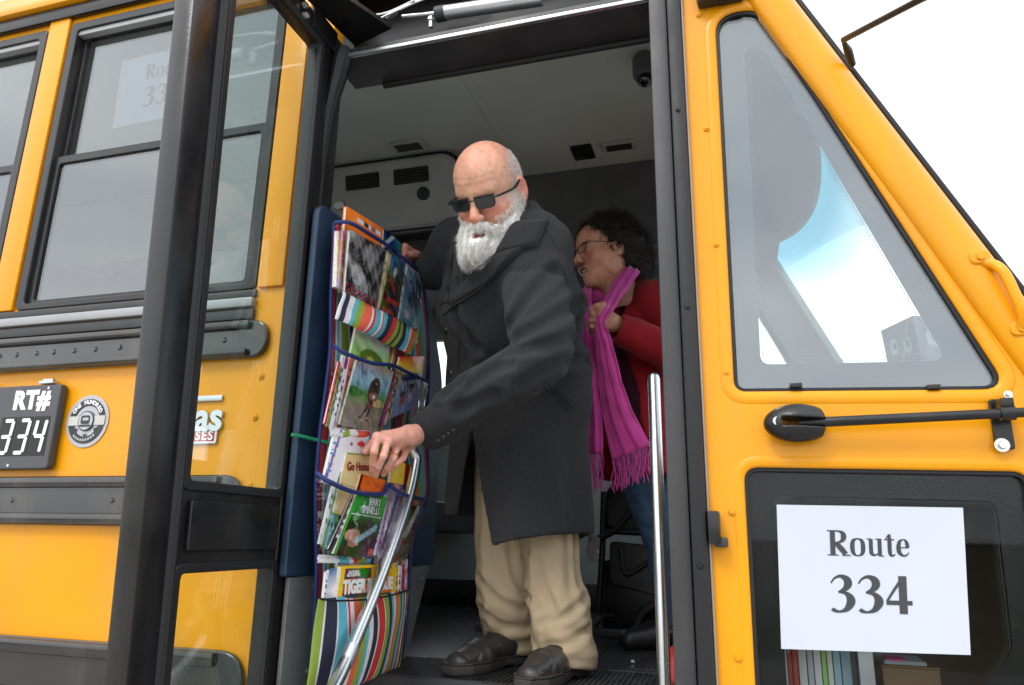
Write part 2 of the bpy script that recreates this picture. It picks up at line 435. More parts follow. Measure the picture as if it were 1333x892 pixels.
# roof gutter and roof
box('roof_gutter', -3.6, .05, -.035, -.001, 3.098, 3.125, YEL, bus, bev=.008)
box('drip_rail', -3.6, -.95, -.020, -.001, 3.05, 3.094, BLK, bus, bev=.004)
def roof():
    bm = bmesh.new(); n = 14; rows = []
    for X in (-3.6, .08):
        row = []
        for k in range(n+1):
            a = math.pi*k/n
            y = 1.12-1.12*math.copysign(abs(math.cos(a))**.55, math.cos(a)); z = 3.13+.22*abs(math.sin(a))**.6
            row.append(bm.verts.new((X, y, z)))
        rows.append(row)
    for k in range(n): bm.faces.new((rows[0][k], rows[0][k+1], rows[1][k+1], rows[1][k]))
    bm.faces.new(rows[0]); bm.faces.new(rows[1][::-1])
    return autosmooth(obj('roof', bm, YEL, bus), 40)
roof()
# little screw heads in the yellow
def screw(x, z, m=YEL, y=-.001, r=.009, par=None, name='screw'):
    bm = bmesh.new(); add_disc(bm, (x, y, z), (0, -1, 0), r, .003, 14, r*.75); add_disc(bm, (x, y-.003, z), (0, -1, 0), r*.45, .003, 6, r*.35)
    return autosmooth(obj(name, bm, m, par or bus))
for x, z in ((-1.075, 2.10), (-1.08, 1.76), (-1.07, 1.44), (-1.075, 1.86), (-1.075, 1.60)): screw(x, z)

# ---- emblem "Texas BUSES"
em = thing('emblem', None, None, (-1.2, 0, 1.75)); em.parent = bus; em.matrix_parent_inverse = Matrix.Translation(-bus.location)
Mx = lambda x, y, z: frame_m((x, y, z), (1, 0, 0), (0, 0, 1))
text_mesh('lettering', 'Texas', .098, SIL, Mx(-1.282, -.006, 1.762), em, bold=.003, extrude=.004)
box('bar', -1.39, -1.175, -.008, -.001, 1.803, 1.817, SIL, em, bev=.002)
box('plate', -1.39, -1.18, -.006, -.001, 1.702, 1.734, REDP, em, bev=.002)
plate('plate_border', [rrect(-1.393, 1.699, -1.177, 1.737, .003), rrect(-1.387, 1.705, -1.183, 1.731, .002)], -.008, .007, SIL, em, bev=.001)
text_mesh('lettering', 'BUSES', .031, WHT, Mx(-1.236, -.0067, 1.718), em, bold=.0008, spacing=1.2)

# ---- medallion
def medallion():
    cx, cz, r = -1.583, 1.765, .068
    m1 = mat('silver_decal', (.42, .42, .44), .45, .3, var=.05); m2 = mat('decal_dark', (.03, .03, .035), .5); m3 = mat('decal_band', (.52, .50, .46), .5)
    md = thing('medallion', None, None, (cx, 0, cz)); md.parent = bus; md.matrix_parent_inverse = Matrix.Translation(-bus.location)
    def disc(name, r0, y, m, r1=None, d=.002):
        lp = [(cx+r0*math.cos(a), cz+r0*math.sin(a)) for a in np.linspace(0, 2*math.pi, 48, endpoint=False)]
        ls = [lp]
        if r1: ls.append([(cx+r1*math.cos(a), cz+r1*math.sin(a)) for a in np.linspace(0, 2*math.pi, 48, endpoint=False)])
        plate(name, ls, y, d, m, md, bev=.0004)
    disc('disc', r, -.003, m1); disc('ring', .058, -.0045, m2, .040)
    plate('band', [rrect(cx-.0585, cz-.011, cx+.0585, cz+.013, .002)], -.0056, .0014, m3, md, bev=.0003)
    disc('inner_disc', .026, -.0072, m2); disc('inner_ring', .023, -.0084, m1)
    plate('bus_icon', [rrect(cx-.014, cz-.008, cx+.014, cz+.014, .006), rrect(cx-.010, cz+.001, cx+.010, cz+.009, .002)], -.0096, .001, m2, md, bev=.0002)
    plate('bus_icon', [rrect(cx-.017, cz-.015, cx+.017, cz-.010, .002)], -.0096, .001, m2, md, bev=.0002)
    for i, ch in enumerate('ONE HUNDRED'):
        a = math.radians(148-i*11.6)
        p = Vector((cx+.049*math.cos(a), -.0062, cz+.049*math.sin(a)))
        ex = Vector((math.sin(a), 0, -math.cos(a))); ey = Vector((math.cos(a), 0, math.sin(a)))
        text_mesh('lettering', ch, .0145, WHT, frame_m(p, ex, ey), md, bold=.0006, extrude=.0003)
    for i in range(9):
        a = math.radians(-130+i*10)
        p = Vector((cx+.049*math.cos(a), -.0062, cz+.049*math.sin(a)))
        ex = Vector((-math.sin(a), 0, math.cos(a)))
        bm = bmesh.new(); add_box(bm, -.0028, .0028, -.003, .003, 0, .0004, 0, frame_m(p, ex, (-math.cos(a), 0, -math.sin(a)))); obj('lettering', bm, m1, md)
    for sx in (-1, 1):
        plate('chevron', [[(cx+sx*.026, cz-.020), (cx+sx*.038, cz-.016), (cx+sx*.030, cz-.030)][::sx]], -.0052, .001, m2, md, bev=.0001)
    plate('chevron', [[(cx-.008, cz-.034), (cx, cz-.040), (cx+.008, cz-.034)]], -.0052, .001, m2, md, bev=.0001)
medallion()

# ---- route number board hung on the wall
def board():
    x0, x1, z0, z1 = -1.99, -1.660, 1.642, 1.862
    b = thing('route_board', 'dark grey route number board with flip digits and RT# lettering hung on the yellow side', 'route board', (-1.84, -.01, 1.64))
    m = mat('board_grey', (.055, .055, .06), .45, var=.1, bump=.05)
    plate('panel', [rrect(x0, z0, x1, z1, .012)], -.028, .022, m, b, bev=.004)
    text_mesh('lettering', 'RT#', .066, WHT, Mx(-1.752, -.0285, 1.820), b, bold=.0035, spacing=1.05)
    cells = [(-1.816), (-1.760), (-1.704)]
    def seg(p, q, wd):
        p = Vector(p); q = Vector(q); d = (q-p).normalized(); n = Vector((-d.y, d.x))*wd/2; e = d*wd*.35
        return [tuple(p+e*.2), tuple(p+n+e), tuple(q+n-e), tuple(q-e*.2), tuple(q-n-e), tuple(p-n+e)]
    for i, c in enumerate(cells):
        f = plate('digit', [rrect(c-.026, 1.676, c+.026, 1.778, .003)], -.0292, .002, INK, b, bev=.0005)
        sl = .09
        def T(u, v): return (c+(-.020+u*.030)+v*.010, 1.684+v*.084)
        segs = {'a': ((0, 1), (1, 1)), 'b': ((1, 1), (1, .5)), 'c': ((1, .5), (1, 0)), 'd': ((0, 0), (1, 0)), 'g': ((0, .5), (1, .5)), 'f': ((0, 1), (0, .5))}
        for s in ('abcdg' if i < 2 else 'bcfg'):
            (a, b_) = segs[s]; plate('stroke', [seg(T(*a), T(*b_), .0098)[::-1]], -.031, .0015, WHT, f, bev=.0003)
    for x in (-1.93, -1.71):
        h = box('hanger', x-.028, x+.02, -.03, -.006, 1.864, 1.872, SIL, b, bev=.002)
        bm = bmesh.new(); add_tube(bm, [(x-.02, -.02, 1.874), (x+.012, -.02, 1.874)], .0055, 8); obj('roller', bm, SIL, h)
    for x, z in ((-1.79, 1.652), (-1.70, 1.852), (-1.93, 1.852)): 
        bm = bmesh.new(); add_disc(bm, (x, -.028, z), (0, -1, 0), .004, .002, 8); obj('screw', bm, SIL, b)
board()

# ---- door opening: frame, header mechanism
box('door_jamb', -.976, -.958, -.014, .056, .55, 2.80, BLK, bus, bev=.004)
j = box('door_jamb', -.122, -.082, -.012, .07, .55, 2.95, DGR, bus, bev=.006)
box('jamb_seal', -.080, -.050, -.030, .03, .55, 2.95, RUB, j, bev=.008)
box('jamb_edge', -.049, -.045, -.016, -.001, .55, 2.95, GRAYT, j, bev=.002)
for z in (1.45, 1.95, 2.4): screw(-.066, z, BLK, -.030, .006, j)
hd = box('door_header', -.96, -.05, .0, .13, 2.715, 2.745, DGR, bus, bev=.003)
box('header_edge', -.925, -.085, -.012, -.001, 2.713, 2.722, SIL, hd, bev=.001)
tube('weather_strip', [(-.87, .128, 2.712), (-.13, .128, 2.712)], .009, RUB, hd, rs=[.010, .010])
box('header_back', -.96, -.03, .10, .13, 2.746, 3.095, BLK, bus, bev=.003)
box('header_fascia', -.96, .02, .0, .03, 2.95, 3.095, YEL, bus, bev=.003)
# actuator cylinder, rod, ties
cyl = tube('door_actuator', [PY(570, 18, .05), PY(706, -2, .05)], .019, SIL, bus, n=20)
tube('actuator_rod', [PY(524, 22, .05), PY(572, 17, .05)], .006, SIL, cyl)
tube('actuator_collar', [PY(568, 19, .05), PY(580, 16.5, .05)], .021, DGR, cyl, n=20)
tube('door_cable', catmull([PY(480, 32, .03), PY(500, 22, .02), PY(520, 12, .02), PY(560, -4, .03), PY(620, -20, .04)]), .0035, SIL, bus, n=6)
tube('door_cable', catmull([PY(455, 20, .0), PY(480, 20, .02), PY(505, 16, .02), PY(540, 0, .02)]), .0025, WHT, bus, n=6)
box('cable_clamp', 0, .035, 0, .014, 0, .012, SIL, bus, M=Matrix.Translation(PY(502, 24, .03)) @ Matrix.Rotation(R(-28), 4, 'Y'))
bm = bmesh.new(); add_disc(bm, PY(479, 29, .02), (0, 0, -1), .014, .012, 16, .010); autosmooth(obj('bolt', bm, BOLT, bus))
bm = bmesh.new(); add_tube(bm, [PY(561, 36, .04), PY(561, 22, .04)], .006, 8); add_disc(bm, PY(561, 27, .04), (0, 0, 1), .010, .006, 6); obj('bolt', bm, BOLT, bus)
# triangular swing arm that carries the door leaf
def slab(name, pts, th, m, parent, dirv):
    bm = bmesh.new(); dirv = Vector(dirv)*th
    a = [bm.verts.new(Vector(p)) for p in pts]; b = [bm.verts.new(Vector(p)+dirv) for p in pts]
    bm.faces.new(a); bm.faces.new(b[::-1]); n = len(pts)
    for i in range(n): bm.faces.new((a[i], b[i], b[(i+1) % n], a[(i+1) % n]))
    bmesh.ops.recalc_face_normals(bm, faces=bm.faces)
    return obj(name, bm, m, parent)
slab('swing_arm', [(-.985, -.30, 2.80), (-.94, -.30, 2.80), (-.80, .02, 2.80), (-.93, .06, 2.80)], .012, BLK, bus, (0, 0, 1))

# ---- folded door leaf standing out from the wall
def door_leaf():
    xa, xb = -.995, -.955
    zt, zb = 2.79, .62
    o = thing('entrance_door', None, None, (-.97, -.2, .6)); o.parent = bus; o.matrix_parent_inverse = Matrix.Translation(-bus.location)
    Mr = Matrix(((0, -1, 0, xb), (1, 0, 0, 0), (0, 0, 1, 0), (0, 0, 0, 1)))  # plate X -> world Y ; plate depth -> -X
    def pl(name, loops, y, d, m, par, bev=.003): return plate(name, loops, y, d, m, par, bev=bev, xf=Mr)
    yn, yf = -.40, .0
    g1 = rrect(-.352, 1.585, -.062, 2.715, .012); g2 = rrect(-.352, .72, -.062, 1.425, .012)
    f = pl('frame', [rrect(yn, zb, yf, zt, .02), g1, g2], 0, .036, BLK, o, .005)
    # rubber glazing beads
    for g, (z0, z1) in ((g1, (1.585, 2.715)), (g2, (.72, 1.425))):
        pl('glazing_bead', [rrect(-.368, z0-.016, -.046, z1+.016, .02), rrect(-.350, z0+.002, -.064, z1-.002, .012)], -.007, .008, RUB, f, .003)
        bm = bmesh.new(); add_box(bm, xb-.020, xb-.015, -.358, -.056, z0-.004, z1+.004); obj('pane', bm, G_DOOR, o)
    pl('mid_panel', [rrect(-.345, 1.462, -.066, 1.552, .006)], -.010, .010, BLK, o, .003)
    # outer (near) post: second leaf folded flat behind, seen as a thick rounded post
    bm = bmesh.new(); add_box(bm, -.992, -.945, -.462, -.392, zb, zt+.05, .007); autosmooth(obj('edge_post', bm, BLK, o))
    bm = bmesh.new(); add_tube(bm, [(-.945, -.388, zb), (-.945, -.388, zt)], .012, 10); autosmooth(obj('edge_seal', bm, RUB, o))
    # hinge-side post and rubber
    bm = bmesh.new(); add_box(bm, -.985, -.958, -.040, -.008, zb, zt-.02, .008); autosmooth(obj('hinge_post', bm, RUB, o))
    bm = bmesh.new(); add_tube(bm, [(-.958, -.046, zb), (-.958, -.046, zt-.04)], .005, 8); autosmooth(obj('edge_seal', bm, DGR, o))
    # folded boot of rubber at the top of the hinge side
    bm = bmesh.new(); add_tube(bm, [(-.965, .0, 1.0), (-.965, .0, 2.40), (-.955, .0, 2.56), (-.925, -.005, 2.70), (-.92, -.005, 2.74)], .016, 8, rs=[.013, .013, .015, .024, .02]); autosmooth(obj('rubber_boot', bm, RUB, o))
    for p in ((402, 14), (402, 27)):
        q = PX(*p, -.95); bm = bmesh.new(); add_disc(bm, q, (1, -.2, 0), .009, .008, 12, .007); autosmooth(obj('bolt', bm, BOLT, o))
    bm = bmesh.new(); add_box(bm, -.958, -.948, -.10, -.0, 2.735, 2.80, .003); obj('corner_bracket', bm, BLK, o)
leaf0 = set(bpy.data.objects)
door_leaf()
for o_ in set(bpy.data.objects)-leaf0:      # the folded leaf hangs a little out of true
    if o_.type == 'MESH':
        for v in o_.data.vertices: v.co.y *= 1+.13*(v.co.z-1.7)

# ---- cab side panel with two windows
W1 = fillet([(.022, 1.786), (.470, 1.772), (.118, 2.640), (.032, 2.640)], [.015, .02, .06, .07])
W2 = fillet([(.022, .95), (.17, .95), (.405, 1.23), (.468, 1.31), (.484, 1.612), (.030, 1.624)], [.02, .03, .04, .03, .02, .02])
def offs(lp, d):
    """grow a polygon outward by d"""
    n = len(lp); out = []
    A = sum(lp[i][0]*lp[(i+1) % n][1]-lp[(i+1) % n][0]*lp[i][1] for i in range(n))
    sg = 1 if A > 0 else -1
    for i in range(n):
        p0, p, p1 = Vector(lp[i-1]), Vector(lp[i]), Vector(lp[(i+1) % n])
        t = (p1-p0); t.normalize(); out.append(tuple(p+Vector((t.y, -t.x))*d*sg))
    return out
fe = lambda z: .21+(2.645-z)*.466       # front edge of the side at the windshield
cab_out = [(-.05, .55), (1.0, .55), (1.0, 1.30), (.85, 1.42), (fe(1.75)-.030, 1.75), (fe(2.0)-.035, 2.0), (fe(2.5)-.04, 2.5), (fe(3.0)-.05, 3.0), (fe(3.0)-.06, 3.10), (-.05, 3.10)]
cab = plate('cab_side', [cab_out, offs(W1, .014), offs(W2, .014)], 0, .035, YEL, bus, bev=.004)
def rim(lp, r, out, name='window_rim'):
    pts = [Vector((a, 0.004, b)) for a, b in offs(lp, out)]
    bm = bmesh.new(); n = 10; m = len(pts); rings = []
    for i, p in enumerate(pts):
        t = (pts[(i+1) % m]-pts[i-1]).normalized(); a = Vector((0, -1, 0)); b = t.cross(a)
        rings.append([bm.verts.new(p+(a*math.cos(2*math.pi*k/n)*.42+b*math.sin(2*math.pi*k/n))*r) for k in range(n)])
    for i in range(m):
        for k in range(n): bm.faces.new((rings[i][k], rings[i][(k+1) % n], rings[(i+1) % m][(k+1) % n], rings[(i+1) % m][k]))
    bmesh.ops.recalc_face_normals(bm, faces=bm.faces)
    return autosmooth(obj(name, bm, YEL, cab), 60)
rim(W1, .015, .022); rim(W2, .013, .020)
# window panes, frit border
def cabwin(lp, inner, gm, fm):
    f = plate('window', [offs(lp, .012), lp], .006, .02, RUB, bus, bev=.002)
    plate('pane', [offs(lp, .006)], .012, .005, gm, f, bev=.0003)
    plate('border', [offs(lp, .004), inner], .0195, .002, fm, f, bev=.0003)
    return f
I1 = fillet([(.068, 1.835), (.395, 1.825), (.125, 2.545), (.085, 2.560)], [.02, .02, .03, .02])
I2 = fillet([(.07, .99), (.15, .99), (.375, 1.25), (.432, 1.33), (.440, 1.570), (.074, 1.580)], [.02, .03, .04, .03, .02, .02])
f1 = cabwin(W1, I1, G_CAB, FRIT); f2 = cabwin(W2, I2, G_DARK, FRIT2)
# dot matrix edging of the printed border
def dots(inner, frame):
    bm = bmesh.new(); rows = 3
    for k in range(rows):
        lp = offs(inner, -.004-.0042*k)
        P = [Vector(p) for p in lp]; acc = 0; m = len(P)
        for i in range(m):
            a, b = P[i], P[(i+1) % m]; l = (b-a).length; s = acc
            while s < l:
                p = a+(b-a)*(s/l); r = .0016-.0004*k
                vs = [bm.verts.new((p.x+r*math.cos(t), .0196, p.y+r*math.sin(t))) for t in (0, 1.05, 2.09, 3.14, 4.19, 5.24)]
                bm.faces.new(vs); s += .0046
            acc = s-l
    obj('dot_pattern', bm, FRIT, frame)
dots(I1, f1); dots(I2, f2)
for a, b in ((1036, 502), (1215, 504)):
    p = PY(a, b, 0); box('window_clip', p.x-.011, p.x+.011, -.006, .006, p.z-.004, p.z+.004, BLK, f1, bev=.001)
# rounded front post between side and windshield
def apillar():
    bm = bmesh.new(); n = 20; rings = []
    zs = [3.12, 2.9, 2.7, 2.5, 2.3, 2.1, 1.9, 1.75, 1.6, 1.45]
    for z in zs:
        xf = fe(z) + (0 if z > 1.7 else (1.7-z)*.3)
        ring = []
        cx = xf-.055
        prof = [(-.045, .030), (-.048, .0), (-.046, -.008), (-.036, -.016), (-.018, -.020), (.002, -.019), (.022, -.013), (.038, -.002), (.048, .014), (.054, .034), (.056, .06), (.050, .075), (.03, .075), (.0, .05)]
        for a, b in prof: ring.append(bm.verts.new((cx+a, b, z)))
        rings.append(ring)
    m = len(rings[0])
    for i in range(len(rings)-1):
        for k in range(m): bm.faces.new((rings[i][k], rings[i][(k+1) % m], rings[i+1][(k+1) % m], rings[i+1][k]))
    bmesh.ops.recalc_face_normals(bm, faces=bm.faces)
    return autosmooth(obj('front_post', bm, YEL, bus), 50)
apillar()
fp = lambda z, dx, y: (fe(z)+dx, y, z)
tube('windshield_seal', [fp(3.1, .010, .040), fp(2.5, .010, .040), fp(1.75, .010, .040)], .008, RUB, bus, n=8)
# windshield glass: two flat panes, slightly bowed; top band tinted
def quad(name, pts, m, parent, th=.004, d=(1, 0, 0)): return slab(name, pts, th, m, parent, d)
Yw = list(np.linspace(.06, 2.18, 17)); Xo = [.13*(1-((y-1.12)/1.06)**2) for y in Yw]
def ws_grid(z0, z1, name, m, inset=0):
    bm = bmesh.new(); rows = []
    for y, xo in zip(Yw, Xo):
        rows.append([bm.verts.new((fe(z)+xo-.006-inset, y, z)) for z in (z0, z1)])
    for i in range(len(rows)-1): bm.faces.new((rows[i][0], rows[i+1][0], rows[i+1][1], rows[i][1]))
    return obj(name, bm, m, bus, True)
ws_grid(1.75, 2.98, 'windshield', G_WS)
TEAL = glass('tinted_band', (.10, .42, .50), 1.15)
def _fade():
    # the tint fades out towards its lower edge, as windshield shade bands do
    nt = TEAL.node_tree; N = nt.nodes; L = nt.links
    tr = [n for n in N if n.type == 'BSDF_TRANSPARENT'][0]
    at = N.new('ShaderNodeAttribute'); at.attribute_name = 'Col'
    L.new(at.outputs['Color'], tr.inputs[0])
_fade()
def shade_band():
    # tinted band with a curved lower edge at the top of the windshield
    V = []; F = []; Cc = []; nk = 9
    for k in range(61):
        y = .07+2.1*k/60; xo = .13*(1-((y-1.12)/1.06)**2)
        zb = 2.33+.10*(abs(y-.75)/.75)**2
        for q in range(nk+1):
            t = q/nk; z = zb+.30*t; V.append((fe(z)+xo-.020, y, z)); f = max(0, min(1, t*1.45))**.8
            Cc.append((1-.93*f, 1-.62*f**1.3, 1-.52*f**1.5, 1))
    n1 = nk+1
    for k in range(60):
        for q in range(nk): a = k*n1+q; F.append((a, a+1, a+n1+1, a+n1))
    me = bpy.data.meshes.new('sun_shade'); me.from_pydata(V, [], F); me.update()
    a = me.color_attributes.new('Col', 'FLOAT_COLOR', 'POINT'); a.data.foreach_set('color', np.array(Cc, np.float32).ravel())
    return link('sun_shade', me, TEAL, bus, True)
shade_band()
def visor():
    bm = bmesh.new(); rows = []
    for k in range(41):
        y = .07+2.1*k/40; xo = .13*(1-((y-1.12)/1.06)**2)
        zb = 2.33+.10*(abs(y-.75)/.75)**2+.26
        rows.append([bm.verts.new((fe(z)+xo-.03, y, z)) for z in (zb, 3.05)])
    for i in range(40): bm.faces.new((rows[i][0], rows[i+1][0], rows[i+1][1], rows[i][1]))
    r = bmesh.ops.extrude_face_region(bm, geom=list(bm.faces))
    bmesh.ops.translate(bm, verts=[v for v in r['geom'] if isinstance(v, bmesh.types.BMVert)], vec=(-.015, 0, 0))
    bmesh.ops.recalc_face_normals(bm, faces=bm.faces)
    return autosmooth(obj('header_panel', bm, WALLIN, bus))
visor()
slab('far_front_post', [(fe(1.76)+.08, 1.80, 1.76), (fe(1.76)-.02, 2.17, 1.76), (fe(2.9)-.02, 2.17, 2.9), (fe(2.9)+.08, 1.80, 2.9)], .03, WALLIN, bus, (-1, 0, 0))
# front header and cowl
for nm, z0, z1, mm in (('front_header', 2.95, 3.12, YEL), ('cowl', 1.3, 1.76, YEL)):
    bm = bmesh.new(); rows = []
    for y, xo in zip(Yw, Xo):
        rows.append([bm.verts.new((x, y, z)) for x, z in ((fe(z0)+xo+.01, z0), (fe(z1)+xo+.01, z1), (fe(z1)+xo-.04, z1), (fe(z0)+xo-.04, z0))])
    for i in range(len(rows)-1):
        for k in range(4): bm.faces.new((rows[i][k], rows[i][(k+1) % 4], rows[i+1][(k+1) % 4], rows[i+1][k]))
    bm.faces.new(rows[0][::-1]); bm.faces.new(rows[-1]); bmesh.ops.recalc_face_normals(bm, faces=bm.faces)
    obj(nm, bm, mm, bus)
box('hood', .78, 1.9, .35, 1.9, .7, 1.32, YEL, bus, bev=.08)
# rivets along the cab panel
for a, b in ((920, 168), (933, 319), (945, 485), (953, 667), (961, 857), (910, 20)):
    p = PY(a, b, 0); screw(p.x, p.z, r=.007)
# marker lamp base at the top
p = PY(938, 2, -.01); o = box('marker_lamp', p.x-.052, p.x+.052, -.035, .0, p.z-.008, p.z+.06, BLK, bus, bev=.012)
# grab handle
gh = catmull([PY(1262, 342, -.006), PY(1288, 343, -.018), PY(1306, 354, -.032), PY(1322, 385, -.036), PY(1331, 408, -.034), PY(1330, 428, -.02), PY(1322, 432, -.006)], 5)
g = tube('grab_handle', gh, .0095, YEL, bus, n=10)
for a, b in ((1271, 340), (1324, 432)):
    p = PY(a, b, 0)
    h_ = plate('handle_foot', [rrect(p.x-.017, p.z-.013, p.x+.017, p.z+.013, .012)], -.024, .02, YEL, g, bev=.003)
    bm = bmesh.new(); add_disc(bm, (p.x, -.024, p.z), (0, -1, 0), .007, .005, 6); obj('bolt', bm, YEL, g)
# crossing-arm / mirror bracket: black clam-shell pivot with long rod
def mirror_rod():
    o = thing('mirror_bracket', None, None, (.09, 0, 1.72)); o.parent = bus; o.matrix_parent_inverse = Matrix.Translation(-bus.location)
    c = PY(1038, 551, -.03)
    def sh(P):
        q = P-V3(c)
        d = ell(P, c, (.060, .032, .036))
        gap = np.maximum(np.abs(q[..., 2]+q[..., 0]*.05)-.0075, -(q[..., 0]+.028))
        d = smax(d, -gap, .003)
        d = np.maximum(d, q[..., 0]-.050+np.abs(q[..., 2])*.3)
        return np.maximum(d, P[..., 1]-.0)
    s = surf('pivot_cover', sh, c-Vector((.08, .05, .05)), c+Vector((.08, .05, .05)), .0026, BLK, o)
    bm = bmesh.new(); add_disc(bm, (c.x-.036, c.y-.020, c.z+.002), (0, -1, 0), .009, .004, 16, .008); autosmooth(obj('bolt', bm, BOLT, o))
    a = PY(1040, 551, -.035); b = PY(1312, 538, -.045); b2 = b+(b-a)*1.2
    tube('rod', [a, a+(b-a)*.1, b, b2], .0085, BLK, o, rs=[.0065, .0095, .0085, .0085])
    cl = PY(1303, 552, -.01)
    cp = plate('clamp', [rrect(cl.x-.014, cl.z-.045, cl.x+.016, cl.z+.044, .006)], -.012, .008, BLK, o, bev=.002)
    tube('clamp_band', [b-(b-a)*.035-Vector((0, 0, 0)), b+(b-a)*.03], .0125, BLK, cp, n=16)
    box('clamp_ear', b.x-.010, b.x+.010, b.y-.008, b.y+.03, b.z+.010, b.z+.026, BLK, cp, bev=.003)
    for a_, b_, r_ in ((1306, 579, .012), (1304, 518, .007)):
        p = PY(a_, b_, -.02); bm = bmesh.new(); add_disc(bm, (p.x, -.013 if r_ > .01 else -.05, p.z), (0, -1, 0), r_, .002, 20); add_disc(bm, (p.x, -.015 if r_ > .01 else -.052, p.z), (0, -1, 0), r_*.6, .006, 12, r_*.5)
        autosmooth(obj('bolt', bm, BOLT, cp))
mirror_rod()
# upper mirror arm, reaching forward from the roof line
a = PY(1098, 52, -.06)
tube('mirror_arm', [a, PY(1205, -4, -.30)], .0065, BLK, bus, n=10)
tube('mirror_arm_socket', [PY(1098, 54, -.05), PY(1104, 66, -.02), PY(1110, 84, .02)], .008, BLK, bus, rs=[.004, .009, .007])
# door latch on the jamb
p = PY(937, 698, -.02); lt = box('door_latch', p.x-.020, p.x+.002, -.045, -.001, p.z-.014, p.z+.045, BLK, bus, bev=.005)
box('latch_tongue', p.x-.010, p.x+.014, -.035, -.004, p.z-.020, p.z-.002, DGR, lt, bev=.004)

# ================================================================== interior
box('floor', -3.6, -.05, .62, 2.25, FZ-.05, FZ, FLOORM, bus, bev=.002)
box('floor', -.93, -.13, .30, .62, FZ-.05, FZ-.001, FLOORM, bus, bev=.006, label='black ribbed entrance landing')
box('floor', -.12, .75, .06, 2.25, FZ-.45, FZ-.40, FLOORM, bus, bev=.002, label='lower cab floor')
# ribbed tread area
bm = bmesh.new()
for i in range(60):
    x = -.92+i*.0132
    add_box(bm, x, x+.0055, .33, .60, FZ, FZ+.0022)
for i in range(48):
    x = -.78+i*.0132
    add_box(bm, x, x+.0055, .66, 1.22, FZ+.0005, FZ+.0024)
obj('floor_ribs', bm, FLOORM, bus)
box('step_nosing', -.93, -.13, .285, .32, FZ-.02, FZ+.006, DGR, bus, bev=.003)
box('step', -.93, -.13, .06, .40, .78, .82, FLOORM, bus, bev=.004)
box('step', -.93, -.13, -.0, .10, .50, .54, FLOORM, bus, bev=.004)
box('step_riser', -.93, -.13, .38, .40, .82, 1.10, DGR, bus, bev=.001)
box('ceiling', -3.6, .12, .13, 1.47, ZC, ZC+.02, CEIL, bus, bev=.001)
box('ceiling_seam', -.855, -.82, .16, 1.43, ZC-.004, ZC-.0005, CEIL, bus, bev=.0015)
box('ceiling_seam', -1.9, -1.865, .16, 1.43, ZC-.004, ZC-.0005, CEIL, bus, bev=.0015)
for i in range(6):
    p = Vector((-.838, .3+i*.25, ZC-.004)); bm = bmesh.new(); add_disc(bm, p, (0, 0, -1), .004, .002, 8); obj('rivet', bm, CEIL, bus)
# small overhead vents, speaker, lamp
def ovent(px, py, w_, d_):
    p = PZ(px, py, ZC)
    v = box('overhead_vent', p.x-w_/2, p.x+w_/2, p.y-d_/2, p.y+d_/2, ZC-.018, ZC-.0008, ACM, bus, bev=.004)
    for k in range(5):
        y = p.y-d_*.32+k*d_*.16; box('slot', p.x-w_*.38, p.x+w_*.38, y-.004, y+.004, ZC-.0195, ZC-.0178, DGR, v, bev=0)
ovent(532, 187, .15, .07); ovent(806, 187, .14, .06)
p = PZ(759, 197, ZC); box('overhead_speaker', p.x-.045, p.x+.045, p.y-.06, p.y+.06, ZC-.010, ZC-.0008, BLK, bus, bev=.006)
# dome camera
p = PZ(839, 72, ZC); 
def domecam():
    o = thing('dome_camera', None, None, (p.x, p.y, ZC)); o.parent = bus; o.matrix_parent_inverse = Matrix.Translation(-bus.location)
    m = mat('camera_grey', (.12, .12, .13), .4)
    tube('housing', [(p.x, p.y, ZC), (p.x, p.y, ZC-.02), (p.x, p.y, ZC-.065), (p.x, p.y, ZC-.085), (p.x, p.y, ZC-.09)], .04, m, o, n=24, rs=[.030, .043, .043, .040, .036])
    def f(P): return np.maximum(np.linalg.norm(P-V3((p.x, p.y, ZC-.088)), axis=-1)-.033, P[..., 2]-(ZC-.088))
    surf('dome', f, (p.x-.04, p.y-.04, ZC-.13), (p.x+.04, p.y+.04, ZC-.08), .002, mat('dome_black', (.01, .01, .012), .08, coat=1), o)
domecam()
